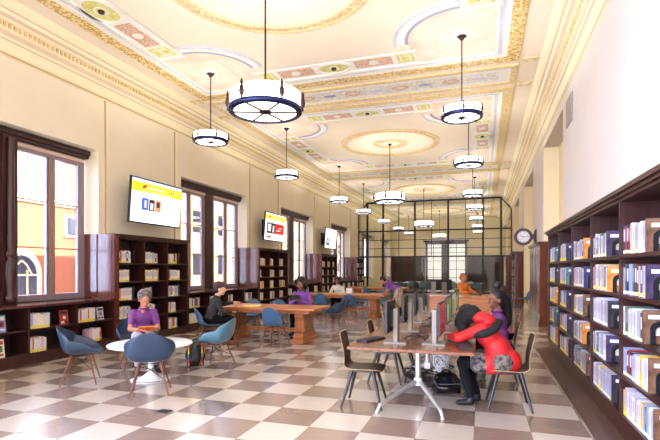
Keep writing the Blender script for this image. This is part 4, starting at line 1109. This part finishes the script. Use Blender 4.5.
# stripes / plaid
plaid = mat('dark_plaid', (30, 27, 32), .8, alt=(132, 122, 112), nscale=22); stripes = mat('tan_striped_cloth', (206, 184, 158), .8, alt=(90, 70, 66), nscale=14, stretch=(3, 3, .1))
# 1 purple polo
J = sit(.28, .5, None, 'lap', .44)
J['el_r'] = J['sh_r']+V(.06, .12, -.25); J['wr_r'] = V(.10, .40, .66); J['wr_l'] = V(-.08, .36, .64)
p1 = person((-5.33, 6.37, 0), face(.74, -.67), 'seated person in a purple polo shirt reading at the round white table', J, dict(top=purple, sleeve='short', pants=gry, hair='tied', haircol=greyhair), 'tan', 1, .008)
MB().ell((.02, .19, .93), (.03, .012, .035)).build('shirt_badge', orangec, p1)
o = MB().box(-.13, .13, -.09, .09, 0, .02).box(-.125, .125, -.085, .085, .02, .023, 1).build('book', [BM['orange'], mat('tan_cover', (206, 150, 110), .5)], None, (-5.33+.42*.74, 6.37-.42*.67, .66)); o.rotation_euler = (.5, 0, face(.74, -.67)); tag(o, 'tan covered book held by the person in the purple polo', 'book')
# 2 dark clothes
J = sit(.3, .15, V(.3, .95, -.05), 'lap', .45); J['wr_l'] = V(-.16, .52, .84); J['el_l'] = V(-.28, .3, .80); J['wr_r'] = V(.05, .42, .66)
p2 = person((-5.50, 8.64, 0), face(.72, .68), 'seated person in a dark jacket and brown cap, sideways to the first oak table', J, dict(top=darkj, topname='jacket', pants=blk, hair='short', haircol=blackhair, cap=mat('brown_cap', (70, 48, 46), .8), shoes=brownsh), 'light', 1.04, .009)
# 3 curly reader
J = sit(.15, .35, None, 'read', .45)
person((-4.30, 10.92, 0), face(.12, -1), 'person with dark curly hair and purple top reading behind the first oak table', J, dict(top=purple2, topname='sweater', pants=blk, hair='curly', haircol=blackhair), 'brown', 1.07, .010)
o = MB().box(-.12, .12, -.008, .008, 0, .17).build('tablet', M['blackpl'], None, (-4.36, 10.53, .86)); o.rotation_euler = (-.9, 0, .15); tag(o, 'dark tablet held up by the curly haired reader', 'tablet')
# 4 white shirt
J = sit(.2, .5, None, 'table', .45)
person((-5.12, 16.68, 0), face(0.1, -1), 'seated person in a white shirt writing behind the second oak table', J, dict(top=whitec, pants=blk, hair='short', haircol=blackhair), 'brown', 1.04, .013)
# 5 bending
hip = V(0, 0, .90); sp = V(0, math.sin(.95), math.cos(.95)); J = dict(hip=hip, chest=hip+sp*.33, neck=hip+sp*.50, head=hip+sp*.50+V(0, .14, .03), look=V(0, .8, -.6), up=V(0, .6, .8))
for s, g in (('l', -1), ('r', 1)):
    J['sh_'+s] = J['chest']+sp*.09+V(g*.175, 0, 0); J['el_'+s] = J['sh_'+s]+V(g*.04, .04, -.25); J['wr_'+s] = J['sh_'+s]+V(0, .16, -.36)
    J['hi_'+s] = hip+V(g*.09, .0, -.04); J['kn_'+s] = V(g*.10, .04, .49); J['an_'+s] = V(g*.11, -.04, .09); J['toe_'+s] = V(g*.13, .12, .04)
person((-2.70, 15.75, 0), face(-1, .0), 'standing person in purple top and striped skirt bending over the second oak table', J, dict(top=purple2, sleeve='short', pants=blk, pantsname='leggings', skirt=stripes, skl=1.0, flare=.2, hair='short', haircol=blackhair), 'tan', 1, .012)
# 6 orange
J = sit(.1, .1, None, 'table', .47)
person((-.72, 17.25, 0), face(.75, -.65), 'seated person in orange clothes behind the service desk', J, dict(top=orangec, topname='robe', pants=orangec, hair='short', haircol=mat('auburn_hair', (170, 96, 52), .6), bulk=.02), 'tan', 1.1, .013)
tag(tree_copy(scb, (-.72, 17.22, 0), face(.75, -.65)), 'blue moulded side chair behind the service desk under the orange clothed person', 'chair')
# 7 red coat, slumped over the table
hip = V(0, .0, .53); J = dict(hip=hip, chest=V(0, .21, .83), neck=V(0, .32, .975), head=V(.02, .43, 1.03), look=V(-.1, .6, -.75), up=V(0, .8, .55))
for s, g in (('l', -1), ('r', 1)):
    J['sh_'+s] = V(g*.17, .27, .92); J['hi_'+s] = hip+V(g*.09, .06, 0); J['kn_'+s] = V(g*.1, .50, .50)
J['el_l'] = V(-.28, .52, .815); J['wr_l'] = V(-.04, .66, .80); J['el_r'] = V(.27, .52, .81); J['wr_r'] = V(.06, .60, .80)
J['an_l'] = V(-.14, .40, .10); J['toe_l'] = V(-.18, .53, .045); J['an_r'] = V(.05, .34, .10); J['toe_r'] = V(.05, .47, .045)
J['hand_l'] = V(1, .2, 0); J['hand_r'] = V(-1, .2, 0)
p7 = person((.27, 5.82, 0), face(-1, .05), 'person in a red coat slumped over the computer table with head on arms', J, dict(top=red, topname='coat', pants=blk, pantsname='tights', skirt=plaid, skl=.55, hair='long', haircol=blackhair, bulk=.015, hem=.3), 'brown', 1, .009)
# hood, dark scarf sweeping round it
mb = MB(); mb.ell((-.02, .29, 1.03), (.13, .12, .075)); mb.ell((.0, .22, .99), (.14, .10, .09)); remesh(mb.build('hood', red, p7, recalc=False), .012, 3)
mb = MB(); P_ = [V(-.06, .52, 1.06), V(-.15, .54, .97), V(-.20, .48, .89), V(-.225, .36, .86), V(-.22, .24, .87), V(-.18, .14, .92), V(-.06, .09, .985), V(.08, .12, .97), V(.17, .22, .93)]
for i, (a, b) in enumerate(zip(P_, P_[1:])): mb.cap(a, b, .05, .05)
mb.ell((.01, .42, 1.06), (.125, .13, .115)); mb.ell((-.03, .50, .99), (.11, .09, .13))
remesh(mb.build('scarf', mat('black_wool', (20, 17, 20), .85, bump=.5, nscale=30), p7, recalc=False), .012, 3)
# 8 ponytail
J = sit(.12, .05, V(.25, 1, -.05), 'table', .45); J['look'] = V(-.55, 1, -.05)
J['wr_l'] = V(-.05, .34, 1.0); J['el_l'] = V(-.22, .28, .80)
person((.25, 7.1, 0), face(-1, -.12), 'person with dark topknot and long ponytail in purple, sitting behind the red coat', J, dict(top=purple, topname='sweater', pants=blk, hair='topbun', haircol=blackhair), 'brown', 1, .009)
# 9 farther
J = sit(.15, .05, V(-.6, 1, 0), 'table', .45)
person((.36, 8.3, 0), face(-1, -.3), 'person partly hidden behind the one with the ponytail at the computer table', J, dict(top=mat('rose_top', (190, 110, 110), .7), pants=blk, hair='short', haircol=mat('brown_hair', (60, 40, 34), .6)), 'light', 1.03, .010)

# ------------------------------------------------------------------ outside the windows
brick = mat('orange_brick', (150, 76, 54), .85, alt=(172, 98, 70), nscale=14, stretch=(1, 1, 3)); stone = mat('pale_limestone', (226, 206, 176), .85, noise=.1, nscale=2); lead = mat('dark_leaded_glass', (44, 50, 74), .2)
bb = empty('brick_building', (-16, 12.5, 0), 0, 'orange brick building with a stone arched window outside the nearest window', 'building')
MB().box(-6, 0, -9, 6.2, -1, 4.3).build('wall', brick, bb)
MB().prism([(-9.2, 4.3), (-6.4, 5.9), (-3.6, 4.3), (-3.6, 4.5), (-6.4, 6.15), (-9.2, 4.5)], -.2, .25, 'x').prism([(-9, 4.3), (-6.4, 5.8), (-3.8, 4.3)], -6, 0, 'x', 1).build('gable', [stone, brick], bb)
def arch(par, y, z0, w, hh, m1, m2):
    mb = MB(); n = 16
    def outl(r_, zb): return [(y-r_, zb), (y+r_, zb)]+[(y+r_*math.cos(PI*i/n), z0+hh+r_*1.15*math.sin(PI*i/n)) for i in range(n+1)]
    mb.prism(outl(w+.22, z0-.2), .0, .14, 'x', 0); f = mb.build('arch_surround', m1, par)
    g = MB(); g.prism(outl(w, z0), .13, .16, 'x', 0); g.build('arch_glass', m2, par)
    t_ = MB()
    for q in (-.33, .33): t_.box(.16, .2, y+q*w-.03, y+q*w+.03, z0, z0+hh+.3*w)
    t_.path([(.18, y-w*.66, z0+hh), (.18, y-w*.3, z0+hh+w*.6), (.18, y, z0+hh+w*.85)], .03, 6).path([(.18, y+w*.66, z0+hh), (.18, y+w*.3, z0+hh+w*.6), (.18, y, z0+hh+w*.85)], .03, 6); t_.box(.16, .2, y-w, y+w, z0+hh-.03, z0+hh+.03)
    t_.build('tracery', m1, par)
for y in (-5.2, .1, 4.6): arch(bb, y, .55, .62, .85, stone, lead)
MB().box(0, .12, -9, 6.2, 4.1, 4.35).build('string_course', stone, bb)
for y in (-3.2, 2.4):
    f = MB().box(0, .1, y-.4, y+.4, 2.9, 3.8).build('window', stone, bb); MB().box(.1, .12, y-.3, y+.3, 3.0, 3.7).build('pane', lead, f)
def tower(x, y0, y1, h, m, label, sp=2.6):
    r = empty('stone_building', (x, (y0+y1)/2, 0), 0, label, 'building'); H = (y1-y0)/2
    MB().box(-8, 0, -H, H, -1, h).box(-8, .3, -H-.2, H+.2, h-.5, h).box(-8, .15, -H-.1, H+.1, h*.45, h*.45+.3).build('wall', m, r)
    z = 1.2
    while z < h-2.5:
        y = -H+1.2
        while y < H-1:
            f = MB().box(0, .1, y-.15, y+1.15, z-.15, z+1.75).build('window', stone, r); MB().box(.1, .12, y, y+1, z, z+1.6).box(.12, .15, y+.47, y+.53, z, z+1.6).build('pane', lead, f)
            y += sp
        z += 3.1
tower(-24, -2, 18.6, 8.2, mat('yellow_sandstone', (232, 200, 150), .85, noise=.1, nscale=1), 'tall yellow sandstone building behind the brick building')
tower(-20, 21, 48, 10.5, stone, 'long pale limestone building outside the middle windows', 3.4)
tower(-24, 51, 90, 11, mat('warm_stone', (222, 196, 160), .85), 'warm stone building farthest along outside', 4.2)
S('ground', MB().box(-60, -8.2, -20, 100, -1.2, -1), mat('grey_paving', (170, 166, 160), .9))

# ------------------------------------------------------------------ light and camera
w = bpy.data.worlds.new('sky'); sc.world = w; w.use_nodes = True; nt = w.node_tree
bg = nt.nodes['Background']; tcw = nt.nodes.new('ShaderNodeTexCoord'); spw = nt.nodes.new('ShaderNodeSeparateXYZ'); nt.links.new(tcw.outputs['Generated'], spw.inputs[0])
mw = nt.nodes.new('ShaderNodeMapRange'); mw.inputs['From Min'].default_value = -1; mw.inputs['From Max'].default_value = 1; nt.links.new(spw.outputs[0], mw.inputs['Value'])
rw = nt.nodes.new('ShaderNodeValToRGB'); e_ = rw.color_ramp.elements
def shade_(c, k): c = lin(c); return (c[0]*k, c[1]*k, c[2]*k, 1)
e_[0].position = .05; e_[0].color = shade_((196, 212, 255), 1); e_[1].position = .97; e_[1].color = shade_((230, 236, 255), .03)
e2_ = e_.new(.52); e2_.color = shade_((255, 243, 228), .15)
nt.links.new(mw.outputs[0], rw.inputs[0]); nt.links.new(rw.outputs[0], bg.inputs[0]); bg.inputs[1].default_value = SKY
sun = bpy.data.lights.new('sun', 'SUN'); sun.energy = SUN; sun.angle = .01; sun.color = (1, .92, .82)
so = bpy.data.objects.new('sun', sun); COL.objects.link(so)
dv = Vector((-math.cos(.47), .12, -math.sin(.47))); so.rotation_euler = dv.to_track_quat('-Z', 'Y').to_euler()
cam = bpy.data.cameras.new('camera'); co = bpy.data.objects.new('camera', cam); COL.objects.link(co)
co.location = (0, 0, 1.6); co.rotation_euler = (PI/2, 0, .316); cam.sensor_width = 36; cam.lens = 468/660*36; cam.shift_y = 49.5/660; cam.clip_end = 300; cam.clip_start = .05
sc.camera = co
sc.view_settings.view_transform = 'Standard'; sc.view_settings.look = 'None'; sc.view_settings.gamma = 1; sc.view_settings.use_curve_mapping = False
sc.view_settings.exposure = EXPO
